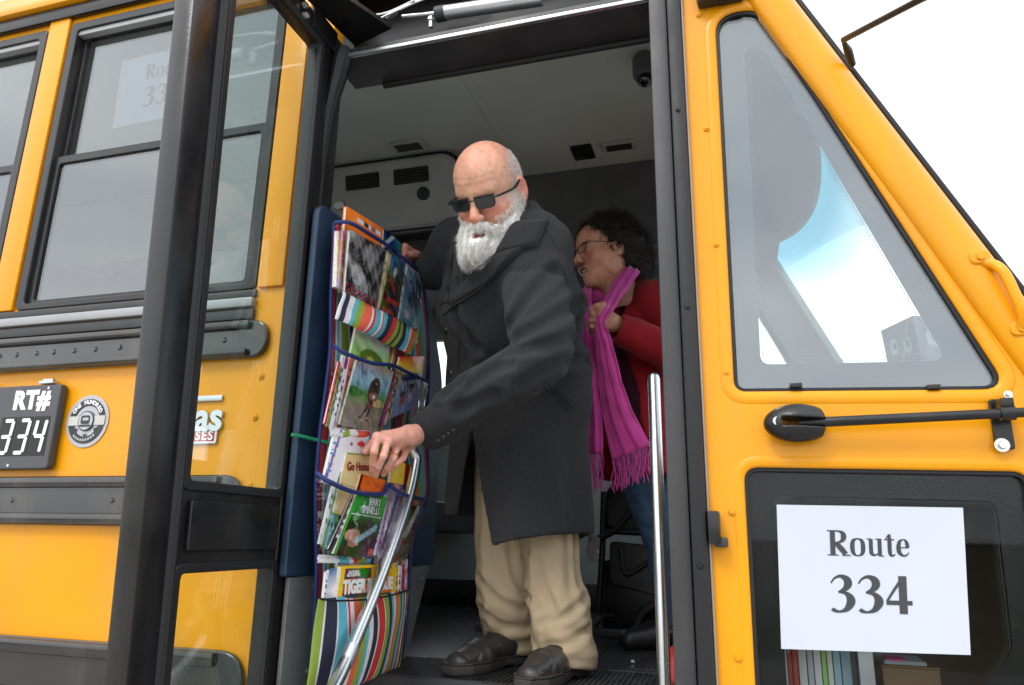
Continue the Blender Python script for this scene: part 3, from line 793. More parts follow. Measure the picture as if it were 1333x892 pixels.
# upper far side: dark headliner, air-conditioner case
box('far_header', -3.6, .25, 1.44, 1.48, 2.70, ZC-.001, CEILD, bus, bev=.004)
box('far_soffit', -3.6, .25, 1.482, 2.22, 2.705, 2.745, CEILD, bus, bev=0)
def ac():
    Y = 1.10
    P = lambda a, b: (PY(a, b, Y).x, PY(a, b, Y).z)
    L0 = P(560, 198); 
    top = 3.075; bot = PY(560, 285, Y).z; x1 = PY(592, 240, Y).x
    o = thing('air_conditioner', None, None, (x1, Y, bot)); o.parent = bus; o.matrix_parent_inverse = Matrix.Translation(-bus.location)
    lean = Matrix.Translation((0, Y, top)) @ Matrix.Rotation(R(14), 4, 'X') @ Matrix.Translation((0, -Y, -top))
    body = plate('case', [fillet([(-3.3, bot), (x1, bot), (x1, top), (-3.3, top)], [0, .05, .10, 0])], Y, .30, ACM, o, bev=.02, xf=lean)
    plate('dark_edge', [fillet([(-3.3, bot-.01), (x1+.014, bot-.01), (x1+.014, top+.014), (-3.3, top+.014)], [0, .06, .11, 0])], Y+.03, .30, BLK, o, bev=.004, xf=lean)
    for a0, a1, b0, b1 in ((505, 560, 215, 238), (441, 497, 222, 247), (385, 433, 231, 252)):
        q0 = P((a0+a1)/2-27, b0); q1 = P((a0+a1)/2+27, b1); cx = PY((a0+a1)/2, (b0+b1)/2, Y)
        v = plate('vent', [rrect(cx.x-.082, cx.z-.034, cx.x+.082, cx.z+.034, .008)], Y-.003, .004, BLK, o, bev=.001, xf=lean)
        for k in range(5):
            z = cx.z-.026+k*.013
            plate('louvre', [rrect(cx.x-.077, z-.003, cx.x+.077, z+.003, .001)], Y-.006, .003, DGR, v, bev=.0005, xf=lean)
    for a, b, r in ((546, 248, .030),):
        c = PY(a, b, Y); plate('round_vent', [[(c.x+r*math.cos(t), c.z+r*math.sin(t)) for t in np.linspace(0, 2*math.pi, 24, endpoint=False)]], Y-.004, .005, BLK, o, bev=.001, xf=lean)
    c = PY(436, 264, Y); plate('spot_lamp', [[(c.x+.03*math.cos(t), c.z+.02*math.sin(t)) for t in np.linspace(0, 2*math.pi, 24, endpoint=False)]], Y-.012, .013, SIL, o, bev=.004, xf=lean)
    # end disc
    bm = bmesh.new(); add_disc(bm, (x1-.001, Y+.07, bot+.19), (1, 0, 0), .035, .005, 20); obj('round_vent', bm, BLK, o)
ac()
# far side wall, with windows
fw = [(-3.6, FZ), (.62, FZ), (.75, 1.6), (fe(1.76)-.02, 1.76), (fe(2.74)-.02, 2.74), (-3.6, 2.74)]
FYW = 2.18
fwh = [rrect(-1.85, 2.0, -1.22, 2.55, .03), rrect(-3.1, 2.0, -2.1, 2.55, .03), fillet([(-.10, 1.80), (fe(1.8)-.07, 1.80), (fe(2.67)-.07, 2.67), (-.10, 2.67)], .02)]
plate('far_wall', [fw]+fwh, FYW, .04, WALLIN, bus, bev=.002)
for h in fwh: plate('far_pane', [offs(h, .004)], FYW+.015, .004, G_WS, bus, bev=.0003)
box('floor_rail', -3.6, .1, FYW-.05, FYW-.001, FZ+.001, FZ+.12, BLK, bus, bev=.006)
# rear bulkhead closing the modelled part of the bus
box('rear_bulkhead', -3.62, -3.58, .06, 2.2, FZ, ZC, WALLIN, bus, bev=.002)
box('wall_lining', -3.58, -.96, .055, .075, FZ, 2.06, WALLIN, bus, bev=.002)
# dashboard and cab lower parts
box('dashboard', .30, .84, .10, 2.14, 1.50, 1.80, CEILD, bus, bev=.03)
box('dash_side', .0, .55, 1.0, 1.04, .8, 1.50, CEILD, bus, bev=.01)
box('engine_cover', .12, .75, .75, 1.8, .8, 1.5, CEILD, bus, bev=.05)
box('cab_shelf', .03, .50, .06, .42, 1.16, 1.18, BLK, bus, bev=.003)
# barrier panel beside the stepwell: blue vinyl above, bare metal below
YZ = Matrix(((0, -1, 0, -.925), (1, 0, 0, 0), (0, 0, 1, 0), (0, 0, 0, 1)))
plate('barrier_panel', [fillet([(-.050, 1.405), (.77, 1.405), (.785, 2.0), (.62, 2.30), (-.050, 2.28)], [.01, .02, .25, .22, .04])], 0, .018, BLUE, bus, bev=.004, xf=YZ)
plate('barrier_skirt', [[(-.02, .60), (.40, .60), (.60, 1.13), (.75, 1.395), (.75, 1.402), (-.02, 1.402)]], 0, .01, GALV, bus, bev=.001, xf=Matrix(((0, -1, 0, -.933), (1, 0, 0, 0), (0, 0, 1, 0), (0, 0, 0, 1))))
for (y, z) in ((.08, 1.38), (.70, 1.365), (.08, 1.2), (.06, .95)):
    bm = bmesh.new(); add_disc(bm, (-.932, y, z), (1, 0, 0), .006, .003, 10); obj('rivet', bm, BOLT, bus)
# entrance handrail
hp = [PX(418, 925, -.78), PX(452, 858, -.79), PX(497, 748, -.80), PX(530, 655, -.805), PX(541, 606, -.81), PX(540, 592, -.815), PX(530, 578, -.83), PX(515, 572, -.87), PX(506, 572, -.925)]
rl = catmull(hp, 6)
hr = tube('handrail', rl, .0145, CHR, bus, n=20)
tube('rail_joint', [PX(449, 866, -.79), PX(459, 842, -.79)], .0158, SIL, hr, n=20)
tube('rail_foot', [PX(418, 925, -.78), PX(405, 955, -.80), PX(400, 985, -.90)], .0145, CHR, hr, n=16)
# straight pole by the right jamb
a = PY(851, 494, .26); b = PY(866, 895, .26)
pl_ = tube('grab_pole', [(a.x, .26, a.z+.016), (a.x, .26, a.z+.010), (a.x, .26, a.z), (a.x, .26, .80)], .0145, CHR, bus, n=20, rs=[.006, .012, .0145, .0145])
# ================================================================== hanging book organizer
def V3l(p): return tuple(p)
FABC = {'r': srgb(205, 52, 52), 'n': srgb(38, 40, 62), 'w': srgb(225, 222, 225), 't': srgb(92, 178, 196), 'g': srgb(140, 165, 62), 'o': srgb(232, 98, 70), 'k': srgb(30, 30, 34)}
FAB = mat('striped_fabric', (1, 1, 1), .75, var=.08, scale=60, bump=.25, bscale=500, attr='Col')
PIPE = mat('blue_piping', (.012, .024, .13), .6, var=.15, scale=40, bump=.3, bscale=300)
XO = -.885
def gridmesh(name, C, nu, nv, m, parent, colf=None, bulge=0, wob=0, th=.0012, smooth=True, label=None, seed=0, bexp=1.):
    """C: four corners TL,TR,BR,BL (Vectors). colf(u,v)->rgb arrays. slab of thickness th; bulge pushes middle out along normal"""
    TL, TR, BR, BL = [Vector(c) for c in C]
    nrm = (TR-TL).cross(TL-BL).normalized()
    if nrm.x < 0: nrm = -nrm
    rs = np.random.RandomState(seed); ph = rs.rand(4)*6.28
    verts = []; cols = []
    U = np.linspace(0, 1, nu+1); Vv = np.linspace(0, 1, nv+1)
    for side in (0, 1):
        for v in Vv:
            for u in U:
                p = TL*(1-u)*(1-v)+TR*u*(1-v)+BR*u*v+BL*(1-u)*v
                b = bulge*(math.sin(math.pi*u)**.6)*(math.sin(math.pi*min(1, v*bexp))**.6 if bexp >= 1 else 1)
                wv = wob*(math.sin(u*9+v*3+ph[0])+.6*math.sin(u*17-v*5+ph[1])+.5*math.sin(v*8+u*4+ph[2]))
                verts.append(p+nrm*(b+wv-side*th))
    n1 = nu+1; n2 = (nu+1)*(nv+1); F = []
    for j in range(nv):
        for i in range(nu):
            a = j*n1+i; F.append((a, a+n1, a+n1+1, a+1)); F.append((a+n2, a+1+n2, a+n1+1+n2, a+n1+n2))
    def edge(a, b): F.append((a, b, b+n2, a+n2))
    for i in range(nu): edge(i, i+1); edge(nv*n1+i+1, nv*n1+i)
    for j in range(nv): edge((j+1)*n1, j*n1); edge(j*n1+nu, (j+1)*n1+nu)
    me = bpy.data.meshes.new(name); me.from_pydata([tuple(v) for v in verts], [], F); me.update()
    if colf is not None:
        uu, vv = np.meshgrid(U, Vv); c = colf(uu, vv).reshape(-1, 3); c = np.vstack([c, c])
        a = me.color_attributes.new('Col', 'FLOAT_COLOR', 'POINT'); a.data.foreach_set('color', np.hstack([c, np.ones((len(c), 1))]).astype(np.float32).ravel())
    o = link(name, me, m, parent, False, label)
    if smooth: autosmooth(o, 50)
    return o
def stripes(seq, n=None):
    """colour function of u with hard-edged stripes"""
    tot = sum(w for _, w in seq); ed = np.cumsum([w/tot for _, w in seq]); cs = np.array([FABC[c] for c, _ in seq])
    def f(u, v): return cs[np.clip(np.searchsorted(ed, u.ravel()), 0, len(cs)-1)].reshape(u.shape+(3,))
    return f
SEQ = [('g', 2), ('w', .4), ('n', 3), ('w', .6), ('t', 3), ('r', .8), ('w', 1.6), ('o', 2.2), ('g', 1.5), ('t', 1.4), ('w', 1.2), ('n', 1.6), ('r', 3), ('g', 1.6), ('n', 1.3), ('t', 1.3), ('w', .7), ('o', 1.6), ('g', 1.2), ('t', 1.4), ('r', 1), ('n', 1)]
org = thing('hanging_organizer', 'striped hanging book organizer with blue piping and clear pockets tied to the blue panel', 'organizer', (XO, .2, 1.15))
def X(a, b, x=XO): return PX(a, b, x)
# backing sheet, cut in bands so its edges wander like the photographed ones
Lp = [(435, 290), (434, 330), (431, 385), (430, 450), (425, 500), (417, 560), (412, 620), (411, 680), (412, 740), (408, 820), (403, 892), (400, 925)]
Rp = [(553, 352), (553, 380), (556, 420), (558, 470), (558, 500), (556, 560), (557, 610), (556, 648), (538, 700), (532, 762), (527, 830), (520, 868)]
bl = catmull([X(a, b, XO-.012) for a, b in Lp], 5); br = catmull([X(a, b, XO-.020) for a, b in Rp], 5)
def backing():
    nu = 90; me = bpy.data.meshes.new('backing'); vs = []; F = []
    for i, (a, b) in enumerate(zip(bl, br)):
        for k in range(nu+1):
            u = k/nu; p = a.lerp(b, u); p.x += .004*math.sin(u*11+i*.3); vs.append(tuple(p))
    n = nu+1
    for i in range(len(bl)-1):
        for k in range(nu): F.append((i*n+k, (i+1)*n+k, (i+1)*n+k+1, i*n+k+1))
    me.from_pydata(vs, [], F); me.update()
    f = stripes([('r', 1.3), ('n', .5), ('w', .6), ('t', .6), ('w', .7)]+SEQ[:]); u = np.tile(np.linspace(0, 1, n), len(bl)); c = f(u, u)
    a = me.color_attributes.new('Col', 'FLOAT_COLOR', 'POINT'); a.data.foreach_set('color', np.hstack([c, np.ones((len(c), 1))]).astype(np.float32).ravel())
    o = link('backing', me, FAB, org, True)
    md = o.modifiers.new('s', 'SOLIDIFY'); md.thickness = .002
backing()
tube('piping', bl, .0052, PIPE, org, n=8); tube('piping', br, .005, PIPE, org, n=8)
tube('piping', catmull([X(435, 290, XO), X(455, 290, XO+.03), X(480, 304, XO+.045), X(508, 322, XO+.04), X(515, 328, XO+.01)], 6), .0052, PIPE, org, n=8)
tube('piping', catmull([X(513, 326, XO+.01), X(530, 340, XO+.03), X(546, 352, XO+.02), X(555, 358, XO)], 6), .0052, PIPE, org, n=8)

ART = mat('printed_cover', (1, 1, 1), .32, var=.03, scale=30, attr='Col', coat=.3)
PAGES = mat('page_edges', (.78, .75, .68), .8, var=.12, scale=200, stretch=(1, 8, .2))
def img(base, shapes, noise=.0, seed=0, nf=9):
    """cover picture: vertical gradient of base colours, then shapes (kind, colour, params)"""
    rs = np.random.RandomState(seed); ks = rs.randn(8, 2)*nf; ph = rs.rand(8)*6.28; am = rs.rand(8, 3)-.5
    def f(u, v):
        b = np.array(base, float); t = v[..., None]*(len(b)-1); i = np.clip(t.astype(int), 0, len(b)-2)[..., 0]; fr = t-i[..., None]
        c = b[i]*(1-fr)+b[i+1]*fr
        if noise:
            for k in range(8): c = c+noise*np.sin(u*ks[k, 0]+v*ks[k, 1]+ph[k])[..., None]*am[k]
        for kind, cc, q in shapes:
            cc = np.array(cc, float)
            if kind == 'rect': m = (u > q[0]) & (u < q[2]) & (v > q[1]) & (v < q[3])
            elif kind == 'ell': m = ((u-q[0])/q[2])**2+((v-q[1])/q[3])**2 < 1
            elif kind == 'border': m = (u < q) | (u > 1-q) | (v < q*.8) | (v > 1-q*.8)
            elif kind == 'diag': m = np.abs((u-q[0])*q[2]+(v-q[1])*q[3]) < q[4]
            elif kind == 'seg':
                a_ = np.array(q[:2]); ba = np.array(q[2:4])-a_; h_ = np.clip(((u-a_[0])*ba[0]+(v-a_[1])*ba[1])/(ba@ba), 0, 1)
                m = np.hypot(u-a_[0]-h_*ba[0], v-a_[1]-h_*ba[1]) < q[4]
            elif kind == 'text': # rows of small irregular dashes that read as printing
                rr = np.floor((v-q[1])/(q[3]-q[1])*q[4]); cc2 = np.floor(u*q[5]); hsh = np.modf(np.abs(np.sin(rr*12.9+cc2*78.2)*43758.5))[0]
                m = (u > q[0]) & (u < q[2]) & (v > q[1]) & (v < q[3]) & (hsh > .35) & (np.modf(np.clip((v-q[1])/(q[3]-q[1])*q[4], 0, 99))[0] < .55)
            c = np.where(m[..., None], cc, c)
        return np.clip(c, 0, 1)
    return f
S = srgb
def book(quad, x, label, cat, art, th=.008, group=None, res=(40, 52), tilt=0, lettering=(), spine=None, name=None, x2=None):
    """a thin book standing in a pocket; quad in photo pixels TL,TR,BR,BL, cover plane at X=x (x2 at far edge)"""
    xs = (x, x if x2 is None else x2, x if x2 is None else x2, x)
    C = [PX(a, b, xx) for (a, b), xx in zip(quad, xs)]
    nm = name or cat.replace(' ', '_')
    base = C[3].lerp(C[2], .5)
    t = thing(nm, label, cat, tuple(base), group)
    TL, TR, BR, BL = C; nrm = (TR-TL).cross(TL-BL).normalized()
    if nrm.x < 0: nrm = -nrm
    gridmesh('cover', C, res[0], res[1], ART, t, art, bulge=.0015, th=.0008)
    Ci = [c-nrm*.0012 for c in (TL.lerp(BR, .012), TR.lerp(BL, .012), BR.lerp(TL, .012), BL.lerp(TR, .012))]
    gridmesh('pages', Ci, 2, 2, PAGES, t, None, th=th-.002)
    gridmesh('back_cover', [c-nrm*(th-.0005) for c in C], 2, 2, ART, t, art, th=.0008)
    if spine is not None:
        a, b = TL, BL
        gridmesh('spine', [a-nrm*th, a+nrm*.0004, b+nrm*.0004, b-nrm*th], 3, 30, ART, t, spine, th=.0006)
    ex = (TR-TL).normalized(); ey = (TL-BL); ey = (ey-ex*ey.dot(ex)).normalized()
    W_ = (TR-TL).length
    for txt, u, v, size, m, bold in lettering:
        p = TL*(1-u)*(1-v)+TR*u*(1-v)+BR*u*v+BL*(1-u)*v+nrm*.0028
        if ex.cross(ey).dot(nrm) < 0: ey = -ey
        text_mesh('lettering', txt, size, m, frame_m(p, ex, ey), t, bold=bold, extrude=.0003)
    return t
GR = 'magazines in the organizer pockets'
# --- top pocket
book([(451, 268), (499, 298), (490, 395), (443, 362)], -.872, 'orange topped magazine poking highest out of the top clear pocket', 'magazine',
     img([S(240, 120, 40), S(240, 130, 60), S(235, 150, 120)], [('rect', S(220, 220, 225), (.28, .06, .95, .13)), ('rect', S(60, 50, 50), (.45, .07, .6, .12)), ('rect', S(120, 110, 105), (.66, .07, .8, .12))], .05, 3), group=GR)
book([(500, 298), (524, 318), (518, 400), (494, 388)], -.884, 'blue covered magazine at the back of the top pocket', 'magazine',
     img([S(40, 90, 140), S(50, 90, 120), S(30, 50, 80)], [('diag', S(190, 200, 210), (.3, .1, .5, 1, .04))], .15, 31), group=GR)
book([(441, 300), (452, 300), (448, 378), (438, 374)], -.868, 'stack of pink and white booklets at the near side of the top pocket', 'booklet',
     img([S(235, 150, 140), S(230, 120, 110), S(240, 200, 190)], [('diag', S(245, 240, 240), (.3, .4, 1, .2, .08)), ('diag', S(200, 60, 60), (.7, .4, 1, .1, .06))], .2, 5), group=GR, th=.012)
def bw(u, v):
    a = np.sin(u*9+3*np.sin(v*6))+np.sin(v*13-u*4+1)+.7*np.sin(u*23+v*17)+.5*np.sin(u*41-v*29)
    g = np.clip(.16+.12*a, .01, .75); c = np.stack([g, g*.98, g*.97], -1)
    red = (v > .8) & (np.sin(u*37+v*60) > .2); c[red] = (.35, .03, .05)
    face = ((u-.28)/.16)**2+((v-.62)/.16)**2 < 1; c[face] = c[face]*.4+.32
    return c
book([(456, 299), (503, 326), (489, 410), (449, 382)], -.846, 'grey black and white photo magazine in front in the top pocket', 'magazine', bw, group=GR, res=(60, 70))
book([(507, 330), (528, 341), (516, 425), (490, 408)], -.845, 'colourful sports magazine with red blocks beside the grey one', 'magazine',
     img([S(60, 120, 170), S(90, 90, 70), S(60, 50, 40), S(90, 80, 70)], [('ell', S(225, 225, 225), (.5, .25, .12, .08)), ('ell', S(30, 30, 30), (.45, .5, .25, .1)), ('rect', S(205, 60, 40), (.3, .66, .9, .74)), ('rect', S(205, 70, 50), (.2, .84, .8, .92)), ('diag', S(225, 210, 140), (.05, .5, 1, .06, .06)), ('seg', S(170, 50, 40), (.3, .4, .7, .55, .05)), ('seg', S(35, 35, 45), (.6, .3, .75, .6, .06))], .07, 12, 14), group=GR, res=(50, 60))
book([(531, 346), (552, 360), (543, 447), (517, 430)], -.85, 'pale blue magazine at the far side of the top pocket', 'magazine',
     img([S(170, 195, 215), S(120, 160, 195), S(140, 180, 205), S(70, 120, 170)], [('ell', S(60, 90, 120), (.5, .45, .25, .12)), ('text', S(30, 40, 70), (.2, .12, .8, .24, 2, 14)), ('ell', S(225, 230, 235), (.3, .7, .2, .06)), ('seg', S(40, 80, 120), (.2, .9, .8, .8, .03))], .05, 8), group=GR)
# striped band under it
def band(C, m, n=1, seed=1, seq=SEQ[2:], name='stripe_band', bul=.012):
    return gridmesh(name, C, 150, 12, m, org, stripes(seq), bulge=bul, wob=.0022, th=.0016, seed=seed)
band([X(448, 380, -.835), X(546, 430, -.842), X(534, 462, -.835), X(437, 415, -.835)], FAB, seq=[('w', .5), ('n', 1), ('w', 1), ('t', .9), ('g', 1.3), ('o', 1.7), ('w', .5), ('r', .5), ('t', 1.2), ('w', .6), ('r', .3), ('t', 1), ('n', 1.4), ('r', 1.2), ('g', 1), ('n', .5), ('g', 1), ('n', 1.2), ('t', 1.3), ('w', .6), ('o', 1), ('g', .9), ('w', .2)])
gridmesh('clear_pocket', [X(437, 293, -.848), X(512, 327, -.828), X(497, 405, -.822), X(438, 380, -.84)], 24, 20, VCLR, org, None, bulge=.01, wob=.002, th=.0006, seed=4)
gridmesh('clear_pocket', [X(514, 330, -.83), X(554, 358, -.85), X(543, 432, -.84), X(500, 408, -.825)], 24, 20, VCLR, org, None, bulge=.008, wob=.002, th=.0006, seed=5)
# --- second pocket
book([(466, 415), (508, 447), (500, 520), (448, 500)], -.858, 'green and white picture book leaning behind the second rim', 'picture book',
     img([S(235, 235, 240), S(160, 200, 150), S(120, 180, 110), S(90, 150, 60)], [('rect', S(235, 235, 240), (0, 0, 1, .16)), ('text', S(150, 80, 150), (.08, .05, .8, .13, 1, 22)), ('ell', S(90, 120, 40), (.55, .5, .35, .18)), ('ell', S(190, 190, 90), (.5, .52, .12, .08))], .15, 21, 18), group=GR, th=.006)
book([(508, 447), (518, 452), (513, 480), (503, 476)], -.86, 'small red and green striped booklet between the two books', 'booklet', img([S(200, 60, 50), S(150, 170, 60)], [('rect', S(220, 220, 220), (.4, 0, .6, 1))], 0), group=GR)
# fan of spines, left of hippo book
spines = [((446, 462), (428, 556), S(232, 232, 236)), ((450, 466), (431, 558), S(150, 60, 120)), ((454, 468), (435, 560), S(225, 225, 225)), ((457, 460), (438, 558), S(205, 80, 60)),
          ((461, 470), (442, 562), S(110, 130, 90)), ((465, 474), (446, 562), S(120, 190, 215))]
def thin(p0, p1, wpx, x, c, label, cat='booklet', g=GR, dark=None):
    (a, b), (c0, d) = p0, p1
    return book([(a, b), (a+wpx, b+wpx*.45), (c0+wpx, d+wpx*.3), (c0, d)], x, label, cat, img([c, c], [('text', dark or S(60, 50, 60), (.3, .15, .7, .85, 14, 1))], .06, int(a+b)), group=g, th=.004, res=(6, 40))
nm = ['white', 'purple', 'pale grey', 'red', 'olive green', 'sky blue']
for i, (p0, p1, c) in enumerate(spines): thin(p0, p1, 4.5, -.846-.0015*(5-i), c, f'{nm[i]} spine in the leaning fan of booklets in the second pocket')
figc = S(90, 62, 45)
book([(466, 464), (513, 484), (490, 563), (442, 553)], -.838, 'picture book with a brown animal on grass under a blue sky, second pocket', 'picture book',
     img([S(200, 170, 130), S(170, 205, 220), S(160, 205, 225), S(95, 160, 80), S(140, 145, 120), S(150, 145, 130), S(140, 138, 125)],
         [('ell', S(215, 195, 130), (.78, .58, .2, .06)), ('ell', figc, (.60, .40, .15, .2)), ('ell', S(60, 40, 32), (.57, .36, .09, .12)), ('ell', S(150, 105, 85), (.63, .5, .12, .07)), ('ell', S(235, 225, 225), (.64, .5, .04, .03)), ('seg', S(110, 30, 40), (.62, .58, .50, .74, .028)), ('seg', S(40, 40, 60), (.64, .60, .60, .80, .022)), ('seg', S(60, 55, 60), (.50, .74, .44, .83, .014)), ('seg', S(190, 60, 70), (.56, .62, .68, .66, .018)),
          ('ell', S(60, 55, 50), (.42, .84, .05, .015)), ('ell', S(60, 55, 50), (.62, .86, .06, .015)), ('ell', S(120, 170, 215), (.25, .2, .06, .03)), ('ell', S(120, 170, 215), (.42, .14, .05, .02)), ('ell', S(70, 130, 50), (.1, .5, .25, .07))], .05, 2), group=GR, res=(70, 90), th=.007)
for i, (p0, p1, c, n_) in enumerate([((511, 478), (491, 556), S(60, 60, 90), 'navy'), ((514, 480), (495, 555), S(200, 50, 90), 'pink'), ((517, 476), (499, 552), S(225, 225, 230), 'white'), ((519, 470), (504, 545), S(240, 205, 60), 'yellow')]):
    thin(p0, p1, 4, -.842, c, f'{n_} spine right of the brown animal book in the second pocket')
book([(521, 464), (553, 464), (543, 530), (508, 545)], -.843, 'red and yellow topped book with two cartoon children on a blue ground', 'picture book',
     img([S(225, 60, 50), S(245, 205, 60), S(165, 175, 215), S(140, 160, 210), S(150, 165, 210)], [('text', S(245, 120, 40), (.1, .02, .9, .1, 1, 11)), ('ell', S(70, 90, 160), (.5, .38, .35, .07)), ('ell', S(50, 35, 30), (.62, .56, .1, .06)), ('ell', S(60, 35, 30), (.3, .66, .1, .06)), ('ell', S(180, 120, 90), (.62, .64, .08, .05)), ('ell', S(190, 90, 60), (.32, .77, .1, .08)), ('ell', S(230, 220, 220), (.62, .75, .09, .09))], .05, 9), group=GR, res=(50, 60), th=.007)
tube('pocket_rim', catmull([X(434, 450, -.845), X(452, 461, -.822), X(485, 473, -.812), X(512, 476, -.822), X(535, 487, -.826), X(558, 498, -.87)], 6), .0048, PIPE, org, n=8)
gridmesh('clear_pocket', [X(434, 453, -.84), X(512, 477, -.818), X(490, 566, -.812), X(424, 556, -.83)], 24, 20, VCLR, org, None, bulge=.008, wob=.0018, th=.0006, seed=6)
gridmesh('clear_pocket', [X(513, 478, -.82), X(557, 500, -.86), X(550, 560, -.86), X(496, 566, -.815)], 24, 20, VCLR, org, None, bulge=.006, wob=.0018, th=.0006, seed=7)
band([X(432, 556, -.832), X(518, 566, -.84), X(516, 576, -.84), X(430, 568, -.836)], FAB, seed=3, bul=.003, seq=[('w', 1), ('g', .6), ('w', .7), ('o', 1), ('r', .4), ('t', .7), ('w', .5), ('n', .6), ('g', .6), ('w', .4), ('k', .5)])
for i, (p0, p1, c, n_) in enumerate([((503, 326), (490, 404), S(235, 225, 150), 'cream'), ((505, 328), (494, 410), S(60, 90, 150), 'royal blue'), ((528, 343), (515, 424), S(228, 230, 235), 'bright white')]):
    thin(p0, p1, 3.5, -.85-.002*i, c, f'{n_} spine squeezed between the magazines of the top pocket')
for i, (p0, p1, c, n_) in enumerate([((441, 470), (422, 552), S(215, 60, 60), 'scarlet'), ((443, 476), (425, 555), S(120, 150, 60), 'moss green'), ((448, 480), (430, 558), S(240, 240, 240), 'glossy white')]):
    thin(p0, p1, 3.5, -.855+.002*i, c, f'{n_} spine at the near end of the second pocket')
# --- third pocket
book([(437, 557), (482, 561), (470, 640), (420, 628)], -.835, 'white booklet with small coloured marks under the reaching hand', 'booklet',
     img([S(235, 235, 240), S(238, 238, 242)], [('ell', S(215, 60, 60), (.78, .24, .12, .05)), ('ell', S(160, 50, 60), (.5, .26, .05, .03)), ('diag', S(120, 90, 170), (.1, .5, 1, .14, .03)), ('text', S(90, 150, 190), (.02, .2, .14, .95, 12, 1))], .02, 3), group=GR, th=.005)
for i, (p0, p1, c, n_) in enumerate([((444, 585), (415, 708), S(235, 235, 238), 'white'), ((447, 586), (419, 712), S(120, 165, 90), 'leaf green'), ((450, 588), (422, 714), S(130, 180, 210), 'light blue'), ((454, 590), (427, 716), S(70, 150, 80), 'dark green')]):
    thin(p0, p1, 4.5, -.836+.001*i, c, f'{n_} spine at the near side of the third pocket')
tanb = book([(452, 589), (492, 592), (482, 680), (434, 668)], -.829, 'tan paperback lettered Go Home just under the fingers', 'paperback',
     img([S(222, 200, 140), S(218, 195, 140)], [('border', S(215, 190, 120), .04), ('rect', S(70, 140, 80), (0, 0, 1, .03))], .02, 2), group=GR, th=.006,
     lettering=[('Go Home,', .42, .22, .026, mat('dark_red_ink', (.25, .02, .02), .6), .0008)])
def spn(c, txtc, n=1, accent=None):
    return img([c, c], [('text', txtc, (.25, .25, .75, .8, 16, 1))] + ([('rect', accent, (0, .9, 1, 1))] if accent is not None else []), 0)
thin((461, 640), (427, 716), 7, -.822, S(40, 38, 40), 'black spine with white letters beside the green paperback', dark=S(235, 235, 235))
book([(470, 617), (502, 625), (497, 650), (463, 642)], -.824, 'small orange paperback standing in front of the tan one', 'paperback', img([S(245, 115, 30), S(240, 105, 25)], [('text', S(140, 60, 30), (.25, .3, .85, .5, 2, 16)), ('rect', S(30, 25, 25), (0, 0, .09, 1))], .02), group=GR, th=.006)
book([(465, 641), (505, 648), (484, 728), (434, 722)], -.816, 'green topped paperback with a pair of hands on its dark cover, third pocket', 'paperback',
     img([S(50, 150, 50), S(50, 150, 50), S(35, 45, 45), S(30, 40, 45), S(35, 45, 40)], [('rect', S(45, 150, 48), (0, 0, 1, .36)), ('ell', S(190, 140, 110), (.28, .68, .2, .1)), ('ell', S(185, 130, 105), (.34, .8, .12, .06)), ('seg', S(150, 190, 205), (.45, .74, .85, .52, .05)), ('rect', S(235, 235, 235), (.05, .35, .95, .36)), ('ell', S(205, 70, 60), (.9, .9, .08, .06)), ('rect', S(60, 165, 50), (0, 0, .06, 1))], .05, 4), group=GR, res=(60, 80), th=.008,
     lettering=[('JERRY', .6, .12, .0235, WHT, .0006), ('SPINELLI', .54, .26, .0235, WHT, .0006)])
book([(512, 600), (538, 606), (534, 650), (505, 645)], -.835, 'yellow and red booklet right of the fingers, third pocket', 'booklet', img([S(240, 200, 50), S(240, 200, 60)], [('rect', S(190, 40, 50), (.6, 0, .8, 1)), ('rect', S(30, 30, 50), (.85, 0, 1, 1))], .05), group=GR)
book([(505, 628), (541, 634), (518, 722), (489, 722)], -.828, 'dark booklet with a white and orange picture at the rail', 'booklet',
     img([S(50, 45, 70), S(210, 205, 215), S(200, 200, 215), S(150, 150, 175)], [('ell', S(230, 200, 60), (.7, .12, .2, .04)), ('rect', S(225, 120, 50), (.55, .22, .8, .34)), ('diag', S(90, 80, 130), (.3, .6, 1, .25, .06)), ('ell', S(190, 120, 100), (.3, .05, .15, .04))], .05, 14), group=GR, th=.006)
book([(536, 658), (553, 660), (528, 732), (506, 724)], -.838, 'booklet with pale figure photo in the far part of the third pocket', 'booklet',
     img([S(70, 75, 90), S(110, 90, 90), S(150, 100, 90)], [('diag', S(225, 225, 230), (.45, .3, 1, .4, .14)), ('ell', S(190, 60, 50), (.3, .7, .2, .08))], .12, 15, 12), group=GR)
tube('pocket_rim', catmull([X(412, 616, -.845), X(430, 628, -.815), X(462, 641, -.806), X(497, 643, -.806), X(506, 632, -.812), X(525, 644, -.80), X(556, 651, -.83)], 6), .0052, PIPE, org, n=8)
gridmesh('clear_pocket', [X(413, 620, -.84), X(500, 643, -.808), X(480, 732, -.803), X(412, 716, -.83)], 24, 20, VCLR, org, None, bulge=.006, wob=.0018, th=.0006, seed=8)
gridmesh('clear_pocket', [X(507, 636, -.81), X(555, 652, -.82), X(530, 728, -.83), X(488, 733, -.806)], 24, 20, VCLR, org, None, bulge=.012, wob=.003, th=.0006, seed=9)
band([X(414, 722, -.834), X(500, 727, -.838), X(500, 734, -.838), X(414, 733, -.834)], FAB, seed=5, bul=.003, seq=[('w', 2), ('t', 1), ('w', .5), ('r', .5), ('g', 1), ('t', .7), ('n', .6), ('w', .6), ('r', .6)])
